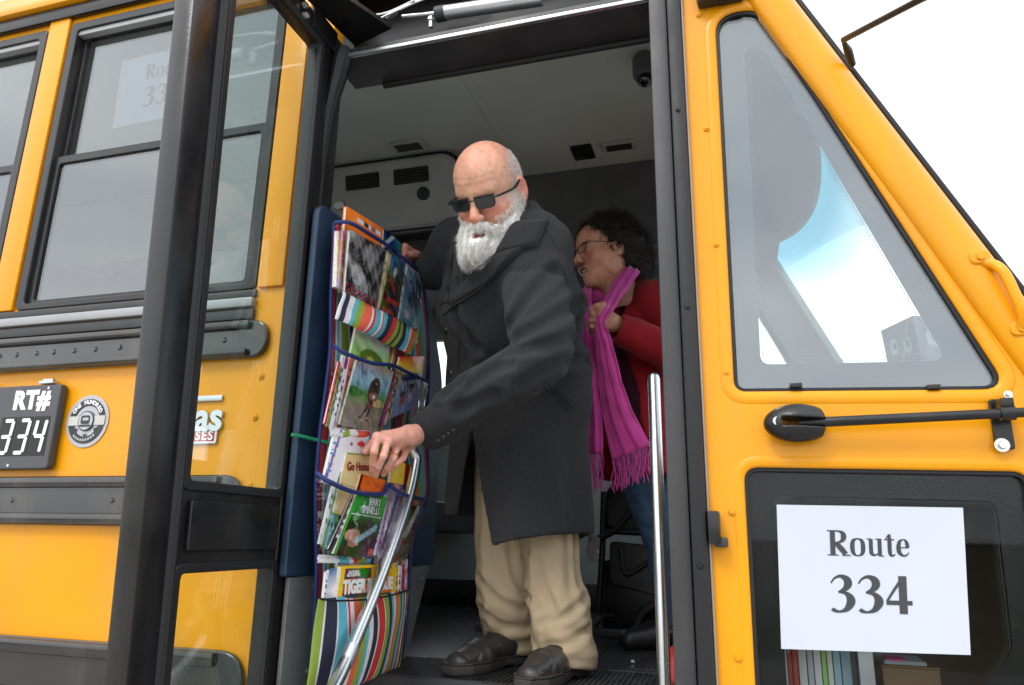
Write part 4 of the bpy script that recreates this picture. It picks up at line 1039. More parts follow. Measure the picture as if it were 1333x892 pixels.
for i, (p0, p1, c, n_) in enumerate([((500, 650), (484, 722), S(232, 232, 238), 'milk white'), ((505, 648), (489, 724), S(170, 120, 160), 'mauve'), ((509, 650), (493, 726), S(225, 225, 215), 'ivory'), ((526, 652), (508, 728), S(60, 70, 130), 'indigo'), ((531, 655), (512, 730), S(220, 90, 60), 'coral')]):
    thin(p0, p1, 3.5, -.824-.003*i, c, f'{n_} spine beside the handrail in the third pocket')
# --- bottom pocket
for i, (p0, p1, c, n_) in enumerate([((424, 744), (418, 800), S(235, 235, 240), 'plain white'), ((515, 738), (512, 800), S(240, 200, 60), 'lemon'), ((519, 736), (516, 800), S(235, 235, 235), 'chalk white'), ((524, 733), (521, 800), S(180, 50, 110), 'raspberry')]):
    thin(p0, p1, 3.5, -.838-.002*i, c, f'{n_} booklet edge beside the tiger book in the bottom pocket')
book([(440, 728), (512, 712), (508, 790), (436, 790)], -.85, 'pale blue booklet fanned behind the yellow bordered book', 'booklet', img([S(150, 185, 215), S(120, 150, 200)], [('diag', S(240, 240, 245), (.5, .1, .3, 1, .04))], .1, 41), group=GR)
book([(505, 735), (531, 728), (529, 800), (505, 800)], -.852, 'bundle of magenta and white leaflets at the far side of the bottom pocket', 'leaflet', img([S(235, 225, 225), S(200, 50, 80), S(235, 230, 225), S(190, 60, 60), S(240, 240, 240), S(225, 215, 190)], [('diag', S(230, 220, 225), (.4, .3, .35, 1, .05)), ('diag', S(70, 110, 60), (.4, .1, .4, 1, .03))], .1, 43), group=GR, th=.016)
book([(429, 742), (446, 738), (442, 800), (420, 798)], -.845, 'blue booklet at the near side of the bottom pocket', 'booklet', img([S(70, 110, 180), S(235, 235, 240), S(60, 80, 150)], [], .05, 44), group=GR)
WR = mat('white_letter', (.82, .82, .8), .5, var=.02)
book([(445, 737), (515, 734), (509, 812), (434, 812)], -.832, 'yellow bordered tiger book standing in the bottom striped pocket', 'book',
     img([S(70, 60, 40), S(60, 70, 50), S(90, 80, 60)], [('rect', S(240, 120, 40), (.08, .24, .92, .48)), ('rect', S(240, 190, 30), (.52, .06, .95, .24)), ('ell', S(70, 110, 60), (.3, .3, .2, .05)), ('rect', S(205, 95, 40), (.08, .6, .92, 1)), ('border', S(245, 200, 20), .06)], .12, 16, 20), group=GR, res=(70, 70), th=.014,
     lettering=[('TIGER RESCUE', .5, .36, .0385, WR, .0022), ('NATIONAL', .20, .115, .010, WR, .0002), ('GEOGRAPHIC', .20, .165, .010, WR, .0002), ('MISSION', .72, .15, .022, mat('orange_ink', S(240, 150, 30), .5), .0008)])
gridmesh('striped_pocket', [X(414, 780, -.828), X(533, 768, -.836), X(520, 868, -.865), X(396, 925, -.86)], 240, 24, FAB, org, stripes([('g', 1.6), ('w', .3), ('n', 3.2), ('w', .4), ('t', 2.6), ('w', .5), ('r', .6), ('w', 1.2), ('o', 1.8), ('g', 1.6), ('t', 1.0), ('w', 1.2), ('n', 1.4), ('w', .4), ('r', 2.6), ('w', .3), ('g', 1.7), ('n', 1.2), ('t', 1.0), ('w', .5), ('o', 1.3), ('g', 1.1), ('n', .6), ('t', 1.2), ('r', .9), ('w', .5), ('n', .8), ('g', .8)]), bulge=.022, wob=.002, th=.002, seed=11)
tube('pocket_rim', catmull([X(414, 779, -.829), X(435, 782, -.812), X(470, 781, -.803), X(505, 776, -.812), X(533, 768, -.836)], 6), .0022, FAB, org, n=6)
# cord
tube('tie_cord', catmull([PX(380, 566, -.925), PX(392, 568, -.915), PX(408, 572, -.905), PX(426, 577, -.885), PX(434, 590, -.88)], 5), .0042, mat('green_cord', (.01, .22, .10), .6, bump=.3, bscale=400), org, n=8)

# ================================================================== route sheets (serif lettering built by hand)
def ribbon(bm, pts, M, z, closed=False):
    P = [Vector((p[0], p[1])) for p in pts]; W_ = [p[2] for p in pts]
    # smooth
    if len(P) > 2:
        Q = catmull([Vector((p[0], p[1], p[2])) for p in pts], 5) if not closed else catmull([Vector(p) for p in pts]+[Vector(pts[0])], 5)
        P = [Vector((q.x, q.y)) for q in Q]; W_ = [max(q.z, .005) for q in Q]
    L_ = []
    for i, p in enumerate(P):
        a = P[max(i-1, 0)]; b = P[min(i+1, len(P)-1)]
        if closed and i in (0, len(P)-1): a = P[-2]; b = P[1]
        t = (b-a).normalized(); n = Vector((-t.y, t.x))*W_[i]/2
        L_.append((bm.verts.new(M @ Vector((p.x+n.x, p.y+n.y, z))), bm.verts.new(M @ Vector((p.x-n.x, p.y-n.y, z)))))
    for i in range(len(L_)-1): bm.faces.new((L_[i][0], L_[i][1], L_[i+1][1], L_[i+1][0]))
GL = {
 'R': (.74, [[(.20, 0, .17), (.20, 1, .17)], [(.02, .02, .04), (.38, .02, .04)], [(.02, .98, .04), (.40, .98, .04)],
       [(.20, .975, .05), (.40, .965, .06), (.53, .90, .14), (.57, .75, .18), (.52, .60, .13), (.38, .52, .06), (.20, .51, .05)],
       [(.30, .52, .14), (.46, .30, .19), (.62, .07, .17)], [(.50, .02, .04), (.78, .02, .04)]]),
 'o': (.52, [[(.26, .69, .045), (.12, .60, .12), (.085, .35, .15), (.12, .10, .12), (.26, .01, .045), (.40, .10, .12), (.435, .35, .15), (.40, .60, .12)]]),
 'u': (.56, [[(.15, .68, .13), (.15, .25, .13), (.17, .10, .13), (.25, .045, .09), (.33, .08, .05), (.41, .14, .04)], [(.43, .70, .13), (.43, .01, .13)], [(.02, .68, .04), (.16, .68, .04)], [(.30, .68, .04), (.44, .68, .04)], [(.43, .02, .04), (.56, .02, .04)]]),
 't': (.34, [[(.17, .88, .08), (.17, .6, .13), (.17, .2, .13), (.20, .06, .11), (.27, .04, .07), (.34, .11, .03)], [(.01, .665, .05), (.32, .665, .05)], [(.03, .66, .02), (.15, .86, .05)]]),
 'e': (.46, [[(.10, .36, .04), (.40, .36, .04)], [(.37, .36, .11), (.365, .50, .12), (.32, .64, .08), (.25, .68, .045), (.13, .60, .10), (.09, .36, .14), (.12, .15, .13), (.24, .045, .08), (.35, .09, .05), (.41, .18, .03)]]),
 '3': (.56, [[(.05, .76, .03), (.12, .88, .05), (.25, .95, .09), (.38, .88, .16), (.41, .74, .17), (.34, .61, .12), (.20, .53, .04)], [(.20, .53, .04), (.36, .50, .10), (.45, .38, .17), (.45, .24, .18), (.36, .08, .12), (.22, .02, .06), (.12, .04, .09), (.06, .09, .09)]]),
 '4': (.58, [[(.39, .96, .07), (.20, .62, .06), (.05, .33, .05)], [(.03, .285, .115), (.56, .285, .115)], [(.375, 0, .165), (.375, .99, .165)]]),
}
def word(s, h, M, m, parent, cx=0, base=0, gap=.02, xs=1.):
    hx = h*xs
    tot = sum(GL[c][0] for c in s)+gap*(len(s)-1); x = -tot/2
    for c in s:
        bm = bmesh.new()
        for k, st in enumerate(GL[c][1]):
            cl = c == 'o'
            T = M @ Matrix.Translation((cx+x*hx, base, 0)) @ Matrix.Scale(hx, 4, (1, 0, 0)) @ Matrix.Scale(h, 4, (0, 1, 0))
            ribbon(bm, st, T, .0006+.00012*k, cl)
        bmesh.ops.recalc_face_normals(bm, faces=bm.faces)
        obj('lettering', bm, m, parent); x += GL[c][0]+gap
def sheet(M, w_, h_, label, name='paper_sign', s=1.):
    t = thing(name, label, 'sign', tuple(M @ Vector((0, -h_/2, 0))))
    bm = bmesh.new(); n = 16
    g = [[bm.verts.new(M @ Vector((-w_/2+w_*i/n, -h_/2+h_*j/n, .0003*math.sin(i*.9)*math.sin(j*.7)))) for i in range(n+1)] for j in range(n+1)]
    for j in range(n):
        for i in range(n): bm.faces.new((g[j][i], g[j][i+1], g[j+1][i+1], g[j+1][i]))
    r = bmesh.ops.extrude_face_region(bm, geom=list(bm.faces)); 
    bmesh.ops.translate(bm, verts=[v for v in r['geom'] if isinstance(v, bmesh.types.BMVert)], vec=(M.to_3x3() @ Vector((0, 0, -.0006))))
    bmesh.ops.recalc_face_normals(bm, faces=bm.faces)
    autosmooth(obj('paper', bm, PAPER, t))
    return t
tl, tr, brr, bll = PY(1011, 657, .008), PY(1254, 661, .008), PY(1264, 853, .008), PY(1017, 845, .008)
corners = [v.copy() for v in (tl, tr, brr, bll)]
cen = (tl+tr+brr+bll)/4; ex = ((tr-tl)+(brr-bll)).normalized(); ey = ((tl-bll)+(tr-brr)).normalized()
cen.y = .0095; ex = (ex+Vector((0, 0, .014))).normalized()
W_ = ((tr-tl).length+(brr-bll).length)/2; H_ = ((tl-bll).length+(tr-brr).length)/2
Ms = frame_m(cen, ex, ey)
print('sheet', W_, H_)
sg = sheet(Ms, W_, H_, 'white paper sheet reading Route 334 on the lower cab window')
INKG = mat('grey_toner', (.035, .037, .04), .6, var=.2)
word('Route', .044, Ms, INKG, sg, -.001, .036, xs=1.14); word('334', .064, Ms, INKG, sg, .000, -.060, xs=1.22)
def fit(root, M, w_, h_, Q):
    """hand-cut sheet: its four corners are not quite square"""
    Mi = M.inverted(); n = M.to_3x3() @ Vector((0, 0, 1))
    for o in root.children:
        for v in o.data.vertices:
            q = Mi @ v.co; u = q.x/w_+.5; t = .5-q.y/h_
            p = Q[0]*(1-u)*(1-t)+Q[1]*u*(1-t)+Q[2]*u*t+Q[3]*(1-u)*t; p.y = .0095
            v.co = p+n*q.z
fit(sg, Ms, W_, H_, corners)
# the second sheet, behind the glass of the first bus window
tl, tr, brr, bll = PY(158, 68, .035), PY(262, 44, .035), PY(236, 166, .035), PY(137, 175, .035)
cen = (tl+tr+brr+bll)/4
Ms2 = frame_m((cen.x+.012, .036, cen.z), (1, 0, .03), (0, 0, 1))
print('sheet2', (tr-tl).length, (tl-bll).length)
sg2 = sheet(Ms2, .28, .235, 'white paper sheet reading Route 334 seen dimly behind the upper bus window')
word('Route', .050, Ms2, INKG, sg2, .03, .03, xs=1.1); word('334', .068, Ms2, INKG, sg2, .03, -.065, xs=1.2)

# ================================================================== small things in the cab and behind
def tissue():
    c = PY(1205, 455, .26)
    t = thing('tissue_box', 'grey and white patterned tissue box on the dashboard', 'tissue box', (c.x, .26, 1.802))
    def pt(u, v):
        return img([S(150, 155, 165), S(160, 165, 172)], [('ell', S(230, 232, 238), (.3, .3, .13, .12)), ('ell', S(230, 232, 238), (.7, .35, .13, .12)), ('ell', S(230, 232, 238), (.35, .75, .13, .12)), ('ell', S(230, 232, 238), (.75, .8, .12, .12)), ('ell', S(40, 50, 60), (.33, .3, .04, .05)), ('ell', S(40, 50, 60), (.72, .33, .04, .05)), ('ell', S(40, 50, 60), (.37, .77, .04, .05)), ('diag', S(210, 215, 130), (.5, .5, .8, .6, .02))], .04)(u, v)
    a = Vector((.395, .17, 1.802)); ex_ = Vector((.93, .36, 0)); ey_ = Vector((-.36, .93, 0)); s = .115; z = Vector((-.012, 0, .155))
    q = [a, a+ex_*s, a+ex_*s+ey_*s, a+ey_*s]
    for i in range(4):
        A, B = q[i], q[(i+1) % 4]; gridmesh('side', [A+z, B+z, B, A], 30, 30, ART, t, pt, th=.001)
    gridmesh('top', [q[0]+z, q[1]+z, q[2]+z, q[3]+z], 20, 20, ART, t, pt, th=.001)
tissue()
# books on the low cab shelf, and a carton
xs = .045; cl_ = [S(205, 200, 195), S(190, 185, 180), S(230, 225, 210), S(200, 60, 45), S(205, 70, 50), S(215, 215, 215), S(190, 195, 200), S(225, 225, 225), S(160, 205, 120), S(215, 220, 200), S(160, 190, 200), S(140, 170, 180)]
nmz = ['grey', 'stone grey', 'cream', 'red', 'brick red', 'silver', 'cool grey', 'white', 'light green', 'ivory', 'aqua', 'slate blue']
for i, c in enumerate(cl_):
    wd = [.010, .012, .008, .007, .009, .014, .010, .012, .008, .009, .012, .016][i]; h = .125+.012*((i*7) % 3)+(-.012 if i in (3, 4) else 0)
    x0 = xs; xs += wd+.0015
    t = thing('book', f'{nmz[i]} spined book in the row on the cab shelf under the paper sheet', 'book', (x0+wd/2, .14, 1.181), 'books on the cab shelf')
    m = mat('spine_'+str(i), c, .5, var=.06)
    box('cover', x0, x0+wd, .09, .20, 1.181, 1.181+h, m, t, bev=.0015); box('pages', x0+.0012, x0+wd-.0012, .0905, .198, 1.1815+h-.001, 1.181+h+.001, PAGES, t, bev=0)
box('shelf_divider', .20, .226, .08, .12, 1.181, 1.34, SIL, bus, bev=.003)
t = thing('cardboard_box', 'brown cardboard box with papers on top behind the lower cab window', 'box', (.30, .2, 1.181))
CB = mat('cardboard', (.30, .19, .10), .8, var=.1)
box('carton', .245, .34, .12, .24, 1.181, 1.275, CB, t, bev=.002); box('flap', .243, .342, .118, .18, 1.2755, 1.279, CB, t, bev=.001)
t2 = box('papers', .25, .32, .12, .2, 1.280, 1.287, PAPER, None, bev=.001, M=None); tag(t2, 'loose white papers lying on the cardboard box', 'papers')
t3 = box('sticky_note', .252, .285, .115, .16, 1.288, 1.291, mat('pink_note', (.7, .08, .25), .6), None, bev=0); tag(t3, 'pink note on the loose papers', 'note')
# fire extinguisher low behind the right jamb
def extinguisher():
    b = PY(885, 890, .55); x, y = b.x, .55
    t = thing('fire_extinguisher', 'red fire extinguisher standing behind the grab pole by the jamb', 'fire extinguisher', (x, y, .95))
    tube('bottle', [(x, y, .95), (x, y, .955), (x, y, 1.19), (x, y, 1.22), (x, y, 1.235)], .05, REDP, t, n=28, rs=[.040, .045, .045, .032, .014])
    tube('valve', [(x, y, 1.235), (x, y, 1.262)], .012, BLK, t); box('handle', x-.045, x+.012, y-.008, y+.008, 1.262, 1.270, BLK, t, bev=.002)
    tube('hose', catmull([(x+.01, y, 1.25), (x+.05, y-.01, 1.23), (x+.056, y-.01, 1.12), (x+.05, y, 1.05)], 6), .007, RUB, t, n=8)
extinguisher()
# bench seat behind the barrier
def bench(x0, x1, y0, y1, label):
    t = thing('bench_seat', None, None, ((x0+x1)/2, (y0+y1)/2, FZ)); adopt(t, bus)
    t.matrix_parent_inverse = Matrix.Translation(-bus.location)
    box('seat_cushion', x0, x1, y0, y1, 1.50, 1.64, VINYL, t, bev=.04)
    box('seat_back', x0-.06, x0+.05, y0, y1, 1.52, 2.15, VINYL, t, bev=.04)
    for y in (y0+.08,):
        tube('leg', [(x0+.1, y, FZ), (x0+.12, y, 1.5)], .016, BLK, t); tube('leg', [(x1-.07, y, FZ), (x1-.11, y, 1.5)], .016, BLK, t)
        tube('brace', [(x0+.1, y, FZ+.03), (x1-.07, y, FZ+.03)], .012, BLK, t)
bench(-1.75, -1.22, 1.25, 2.1, ''); 
# second seat: a dark folding passenger seat right of the man's legs
def fold_seat():
    t = thing('folding_seat', None, None, (-.35, 1.5, FZ)); adopt(t, bus); t.matrix_parent_inverse = Matrix.Translation(-bus.location)
    Y = 1.32
    P = lambda a, b, y=Y: PY(a, b, y)
    a = P(780, 700); b = P(880, 690); 
    lp = fillet([(P(782, 695).x, P(782, 695).z), (P(870, 700).x, P(870, 700).z), (P(872, 640).x, P(872, 640).z), (P(838, 618).x, P(838, 618).z), (P(798, 622).x, P(798, 622).z), (P(780, 650).x, P(780, 650).z)], .05)
    plate('seat_back', [lp], Y, .09, VINYL, t, bev=.03)
    m = len(lp); pts = [Vector((q[0], Y-.003, q[1])) for q in offs(lp, -.012)]; tube('seat_piping', pts+[pts[0]], .005, DGR, t, n=6)
    plate('side_plate', [fillet([(P(795, 758).x, P(795, 758).z), (P(862, 778).x, P(862, 778).z), (P(862, 712).x, P(862, 712).z), (P(795, 704).x, P(795, 704).z)], .02)], Y-.03, .02, BLK, t, bev=.004)
    tube('arm_rest', catmull([P(772, 705, Y-.05), P(800, 690, Y-.05), P(825, 662, Y-.05)], 4), .013, BLK, t)
    tube('frame_bar', [P(786, 640, Y-.02), P(784, 720, Y-.02), P(779, 800, Y-.02)], .012, BLK, t)
    tube('frame_bar', catmull([P(808, 714, Y-.04), P(812, 742, Y-.04), P(822, 746, Y-.04), P(858, 722, Y-.04)], 4), .010, DGR, t)
    tube('frame_bar', catmull([P(828, 822, Y-.04), P(838, 796, Y-.04), P(880, 776, Y-.04)], 4), .016, DGR, t)
    box('seat_base', P(782, 800).x, P(880, 800).x, Y+.02, Y+.5, FZ, FZ+.26, BLK, t, bev=.02)
    # belt anchor: pale metal brackets with a bolt
    for (u, v, w_) in ((772, 712, 0), (881, 708, 1)):
        c = P(u, v, Y-.12)
        pl2 = plate('belt_bracket', [fillet([(c.x-.03, c.z-.05), (c.x+.018, c.z-.055), (c.x+.026, c.z+.03), (c.x-.015, c.z+.055)], .015)], Y-.12, .006, SIL, t, bev=.001)
        bm = bmesh.new(); add_disc(bm, (c.x+.004, Y-.121, c.z+(-.02 if not w_ else .01)), (0, -1, 0), .015, .006, 12); autosmooth(obj('bolt', bm, BOLT, t))
    tube('frame_bar', catmull([P(760, 842, Y-.1), P(780, 806, Y-.05), P(800, 802, Y-.05)], 4), .010, BLK, t)
fold_seat()
box('floor_trim', -.95, -.05, 1.24, 1.27, FZ+.004, FZ+.03, DGR, bus, bev=.004)
for a, b in ((782, 790), (824, 842)): 
    q = PZ(a, b+20, FZ+.006); bm = bmesh.new(); add_disc(bm, q, (0, 0, 1), .008, .006, 6); obj('bolt', bm, BOLT, bus)
# ================================================================== people
SKIN = mat('skin_light', (1, 1, 1), .46, var=.13, scale=75, bump=.3, bscale=330, attr='Col', spec=.4)
for m_ in (SKIN,):
    b = m_.node_tree.nodes['Principled BSDF']; b.inputs['Subsurface Weight'].default_value = .05; b.inputs['Subsurface Radius'].default_value = (.012, .004, .002)
WOOL = mat('charcoal_wool', (.027, .0275, .030), .95, var=.20, scale=140, bump=.9, bscale=420, sheen=.08, spec=.15)
KHAKI = mat('khaki_cotton', (.40, .31, .20), .85, var=.06, scale=12, bump=.25, bscale=600, spec=.2)
LEATH = mat('brown_grey_leather', (.032, .028, .026), .38, var=.2, scale=30, bump=.3, bscale=160)
SOLE = mat('shoe_sole', (.035, .03, .027), .7, var=.2, bump=.3, bscale=120)
BEARD = mat('white_beard', (.84, .82, .79), .7, var=.06, spec=.3)
LENS = mat('sunglass_lens', (.012, .013, .015), .06, coat=.6)
SHIRT = mat('dark_shirt', (.03, .033, .042), .85, var=.2, bump=.3, bscale=300)
wrinkle(WOOL, 5.5, .25, .02, (1, 1, .7)); wrinkle(KHAKI, 6, .22, .02, (1, 1, .8))
Fd = Vector((-.37, -.93, 0)).normalized(); Sd = Vector((.93, -.37, 0)).normalized()
man = thing('person', 'bearded man in sunglasses and long charcoal coat reaching into the organizer', 'person', tuple(PY(690, 870, .55)))
man.location.z = FZ

def strands(name, base, dirs, lens, w, m, parent, curl=0, segs=4, seed=3, grav=0.):
    rs = np.random.RandomState(seed); V = []; F = []
    for p, d, l in zip(base, dirs, lens):
        d = Vector(d).normalized(); a = d.orthogonal().normalized(); b = d.cross(a); ph = rs.rand()*6.28; k0 = len(V)
        cu = curl*(.5+rs.rand())
        for s in range(segs+1):
            t = s/segs; ctr = Vector(p)+d*(l*t)+Vector((0, 0, -grav*l*t*t))+(a*math.cos(ph+t*7)+b*math.sin(ph+t*7))*cu*t
            r = w*(1-.85*t)
            for k in range(3): V.append(tuple(ctr+(a*math.cos(2.094*k)+b*math.sin(2.094*k))*r))
        for s in range(segs):
            for k in range(3):
                i = k0+s*3; F.append((i+k, i+(k+1) % 3, i+3+(k+1) % 3, i+3+k))
    me = bpy.data.meshes.new(name); me.from_pydata(V, [], F); me.update()
    return link(name, me, m, parent, True)

# ---- man's head
def head_sdf(P, nose=1., mouth_open=0., eyes=True):
    x, y, z = P[..., 0], P[..., 1], P[..., 2]
    Q = P.copy(); Q[..., 0] = np.abs(x)
    d = ell(Q, (0, .012, .030), (.0775, .096, .098))
    d = smin(d, ell(Q, (0, -.012, .048), (.066, .076, .070)), .03)
    d = smin(d, ell(Q, (0, -.028, -.062), (.056, .060, .058)), .035)
    d = smin(d, ell(Q, (.040, -.052, -.026), (.030, .030, .030)), .025)
    d = smin(d, ell(Q, (.062, .0, -.05), (.016, .035, .045)), .03)
    d = smin(d, cone(Q, (0, -.082, .026), (.042, -.068, .028), .013, .011), .016)
    d = smax(d, -ell(Q, (.031, -.104, .004), (.021, .020, .014)), .012)
    d = smin(d, ell(Q, (.031, -.078, .003), (.0135, .0135, .0125)), .003)
    d = smin(d, cone(Q, (0, -.088, .012), (0, -.112*nose, -.026), .008, .0125), .012)
    d = smin(d, ell(Q, (.0125, -.101, -.030), (.0085, .010, .008)), .008)
    d = smax(d, -ell(Q, (.0075, -.106, -.0385), (.004, .005, .003)), .003)
    d = smin(d, cone(Q, (0, -.093, -.054), (.020, -.084, -.058), .0065, .004), .007)
    d = smin(d, cone(Q, (0, -.090, -.066 - .012*mouth_open), (.017, -.082, -.064-.006*mouth_open), .0075, .004), .007)
    if mouth_open:
        d = smax(d, -ell(Q, (0, -.093, -.061-.004*mouth_open), (.022, .012, .0045+.004*mouth_open)), .003)
    d = smin(d, ell(Q, (0, -.066, -.100), (.020, .018, .016)), .02)
    d = d+.0005*np.sin(z*420+np.sin(x*40)*.6)*np.clip(1-np.abs(z-.058)/.022, 0, 1)*np.clip((-y-.05)/.02, 0, 1)*(nose == 1.)
    # ears
    e = ell(Q, (.083, .014, -.002), (.010, .021, .032)); e = smax(e, -ell(Q, (.093, .008, .002), (.008, .011, .018)), .004)
    e = smin(e, ell(Q, (.083, .004, -.028), (.007, .009, .009)), .006)
    d = smin(d, e, .008)
    d = smin(d, cone(Q, (0, .025, -.06), (0, .055, -.17), .056, .060), .03)
    return d
Hc = PY(639, 253, .16)
HS = 1.03
HM = Matrix.Translation(Hc) @ Matrix.Rotation(R(-14), 4, 'Z') @ Matrix.Rotation(R(41), 4, 'X') @ Matrix.Rotation(R(4), 4, 'Y') @ Matrix.Scale(HS, 4)
def man_paint(co):
    x, y, z = co[:, 0], co[:, 1], co[:, 2]; ax = np.abs(x)
    c = np.tile(np.array(S(208, 156, 130)), (len(co), 1))
    def bl(c, col_, m): m = np.clip(m, 0, 1)[:, None]; return c*(1-m)+np.array(col_)*m
    c = bl(c, S(214, 126, 108), np.exp(-((ax-.045)/.022)**2-((z+.028)/.022)**2)*.8*(y < -.02))
    c = bl(c, S(212, 122, 104), np.exp(-(ax/.016)**2-((z+.028)/.018)**2)*.7*(y < -.08))
    c = bl(c, S(212, 130, 108), .3*np.exp(-((z-.11)/.03)**2))
    c = bl(c, S(205, 110, 98), np.exp(-((ax)/.022)**2-((z+.060)/.008)**2)*.8*(y < -.07))
    c = bl(c, S(214, 118, 100), (ax > .078)*.55)
    nz_ = .5+.5*np.sin(x*310+np.sin(z*270)*2)*np.sin(y*290+z*200)
    hair = np.clip((y+.022+ (.075-z)*.10)/.02, 0, 1)*np.clip((.092-z+y*.25)/.02, 0, 1)*(ax < .0815)*(z > -.10)
    c = bl(c, S(176, 168, 160), hair*(.45+.3*nz_))
    top = np.clip((z-.085)/.03, 0, 1)*np.clip((y+.0)/.05, 0, 1); c = bl(c, S(196, 150, 130), top*.5)
    stub = np.clip((ax-.055)/.01, 0, 1)*np.clip((.015-z)/.02, 0, 1)*np.clip((y+.06)/.02, 0, 1)*np.clip((.0-y)/.01, 0, 1); c = bl(c, S(205, 196, 188), stub*.55)
    c *= (1+.07*np.sin(x*90+z*60)*np.sin(y*80-z*50)+.05*np.sin(x*230+y*180)*np.sin(z*210+x*90))[:, None]
    for (a_, b_, c_, r_) in ((.03, -.04, .115, .006), (-.02, -.02, .125, .005), (.045, -.02, .10, .007), (.01, -.06, .105, .004), (.05, .01, .095, .005), (-.035, -.05, .1, .005)):
        c = bl(c, S(170, 105, 80), .45*np.exp(-((x-a_)**2+(y-b_)**2+(z-c_)**2)/r_**2))
    return c
head = surf('body', head_sdf, (-.11, -.14, -.20), (.11, .13, .145), .0032, SKIN, man, man_paint, xf=HM)
hb = bvh_of(head)
# short white hairs at the side of the skull
def crease(P, f, seed, ax=None, sc=.35):
    Q = P
    if ax is not None:
        a = V3(ax); a = a/np.linalg.norm(a); Q = P+(P@a)[..., None]*a*(sc-1)
    return .5-np.sqrt(np.abs(wav(Q, f, seed)))
def scatter(o, cond, n, seed=1, inv=None):
    me = o.data; rs = np.random.RandomState(seed)
    co = np.empty(len(me.vertices)*3, np.float32); me.vertices.foreach_get('co', co); co = co.reshape(-1, 3)
    no = np.empty(len(me.vertices)*3, np.float32); me.vertices.foreach_get('normal', no); no = no.reshape(-1, 3)
    loc = co
    if inv is not None:
        Mi = np.array(inv); loc = co@Mi[:3, :3].T+Mi[:3, 3]
    ok = np.where(cond(loc))[0]; pick = rs.choice(ok, n)
    return co[pick]+rs.randn(n, 3)*.0012, no[pick], loc[pick]
Hi = HM.inverted(); H3 = HM.to_3x3() @ Matrix.Scale(1/HS, 3)
p_, n_, l_ = scatter(head, lambda q: (q[:, 1] > -.022) & (q[:, 2] < .078+q[:, 1]*.25) & (q[:, 2] > -.07) & (np.abs(q[:, 0]) < .081), 5000, 2, Hi)
dn = np.array(H3 @ Vector((0, .6, -.7)))
strands('hair', p_, n_*.35+dn*.9, np.full(len(p_), .006), .0004, BEARD, man, segs=2)
# beard volume
cw = np.array(Hi @ (HM @ Vector((0, -.07, -.11))+Vector((-.048, -.024, -.034))))   # tip hangs straight down in the world
cm = np.array(Hi @ (HM @ Vector((0, -.07, -.11))+Vector((-.026, -.014, -.008))))
def beard_sdf(P):
    Q = P.copy(); Q[..., 0] = np.abs(P[..., 0])
    d = cone(Q, (.070, -.008, -.040), (.056, -.046, -.082), .014, .026)
    d = smin(d, cone(Q, (.056, -.048, -.076), (.020, -.075, -.100), .030, .038), .02)
    d = smin(d, cone(P, (0, -.062, -.108), tuple(cm), .042, .048), .03)
    d = smin(d, cone(P, tuple(cm), tuple(cw), .047, .016), .03)
    d = smin(d, cone(Q, (.005, -.107, -.046), (.040, -.090, -.072), .0115, .014), .008)
    d = smax(d, -ell(Q, (0, -.122, -.068), (.017, .024, .0052)), .003)
    d = d+.0022*np.sin(P[..., 0]*300+np.sin(P[..., 2]*40)*3+P[..., 1]*60)
    return d
beard = surf('beard', beard_sdf, (-.13, -.30, -.32), (.13, .08, .02), .004, BEARD, man, xf=HM)
p_, n_, l_ = scatter(beard, lambda q: ~((np.abs(q[:, 0]) < .018) & (np.abs(q[:, 2]+.069) < .008) & (q[:, 1] < -.09)), 10000, 5, Hi)
tipw = HM @ Vector(cw)
dd = np.array(tipw)[None, :]-p_; dd /= np.linalg.norm(dd, axis=1)[:, None]
side = np.abs(l_[:, 0]) > .045
dv = np.where(side[:, None], np.array(H3 @ Vector((0, -.5, -.9)))[None, :], dd)*.9+n_*.32+np.array([0, 0, -.35])
must = (l_[:, 2] > -.066) & (l_[:, 1] < -.085)
sx = np.array([np.array(H3 @ Vector((math.copysign(.8, q), -.1, -.7))) for q in l_[:, 0]])
dv = np.where(must[:, None], sx+n_*.25, dv)
ln = np.where(must, .018, np.where(side, .014, .021))*(.5+.9*np.random.rand(len(p_)))
ln = np.where(np.linalg.norm(np.array(tipw)-p_, axis=1) < .06, ln*1.25, ln)
dv = dv+np.random.randn(*dv.shape)*.16
kk = len(p_)//7
strands('beard_hair', p_[kk:], dv[kk:], ln[kk:], .0006, BEARD, beard, curl=.004, segs=4)
strands('beard_hair', p_[:kk], dv[:kk], ln[:kk]*1.05, .0006, mat('grey_beard_hair', (.40, .38, .36), .7), beard, curl=.004, segs=4, seed=9)
lipm = mat('lips', S(150, 84, 76), .45)
LZ = -.067
lips = surf('mouth', lambda P: smin(ell(P, (0, -.110, LZ+.003), (.018, .012, .0040)), ell(P, (0, -.109, LZ-.005), (.014, .0125, .0040)), .002)+.002*np.exp(-((P[..., 2]-LZ)/.0012)**2), (-.03, -.14, -.09), (.03, -.09, -.05), .0016, lipm, man, xf=HM)
# cheek hair thinning out above the beard line
p2_, n2_, l2_ = scatter(head, lambda q: (np.abs(q[:, 0]) > .040) & (q[:, 2] < -.012-.5*(np.abs(q[:, 0])-.04)*0+.35*(q[:, 1]+.02)) & (q[:, 2] > -.10) & (q[:, 1] > -.085) & (q[:, 1] < .0), 2200, 12, Hi)
strands('beard_hair', p2_, n2_*.45+np.array(H3 @ Vector((0, -.35, -.9)))*.9+np.random.randn(len(p2_), 3)*.15, .006+.008*np.random.rand(len(p2_)), .0005, BEARD, beard, curl=.002, segs=3)
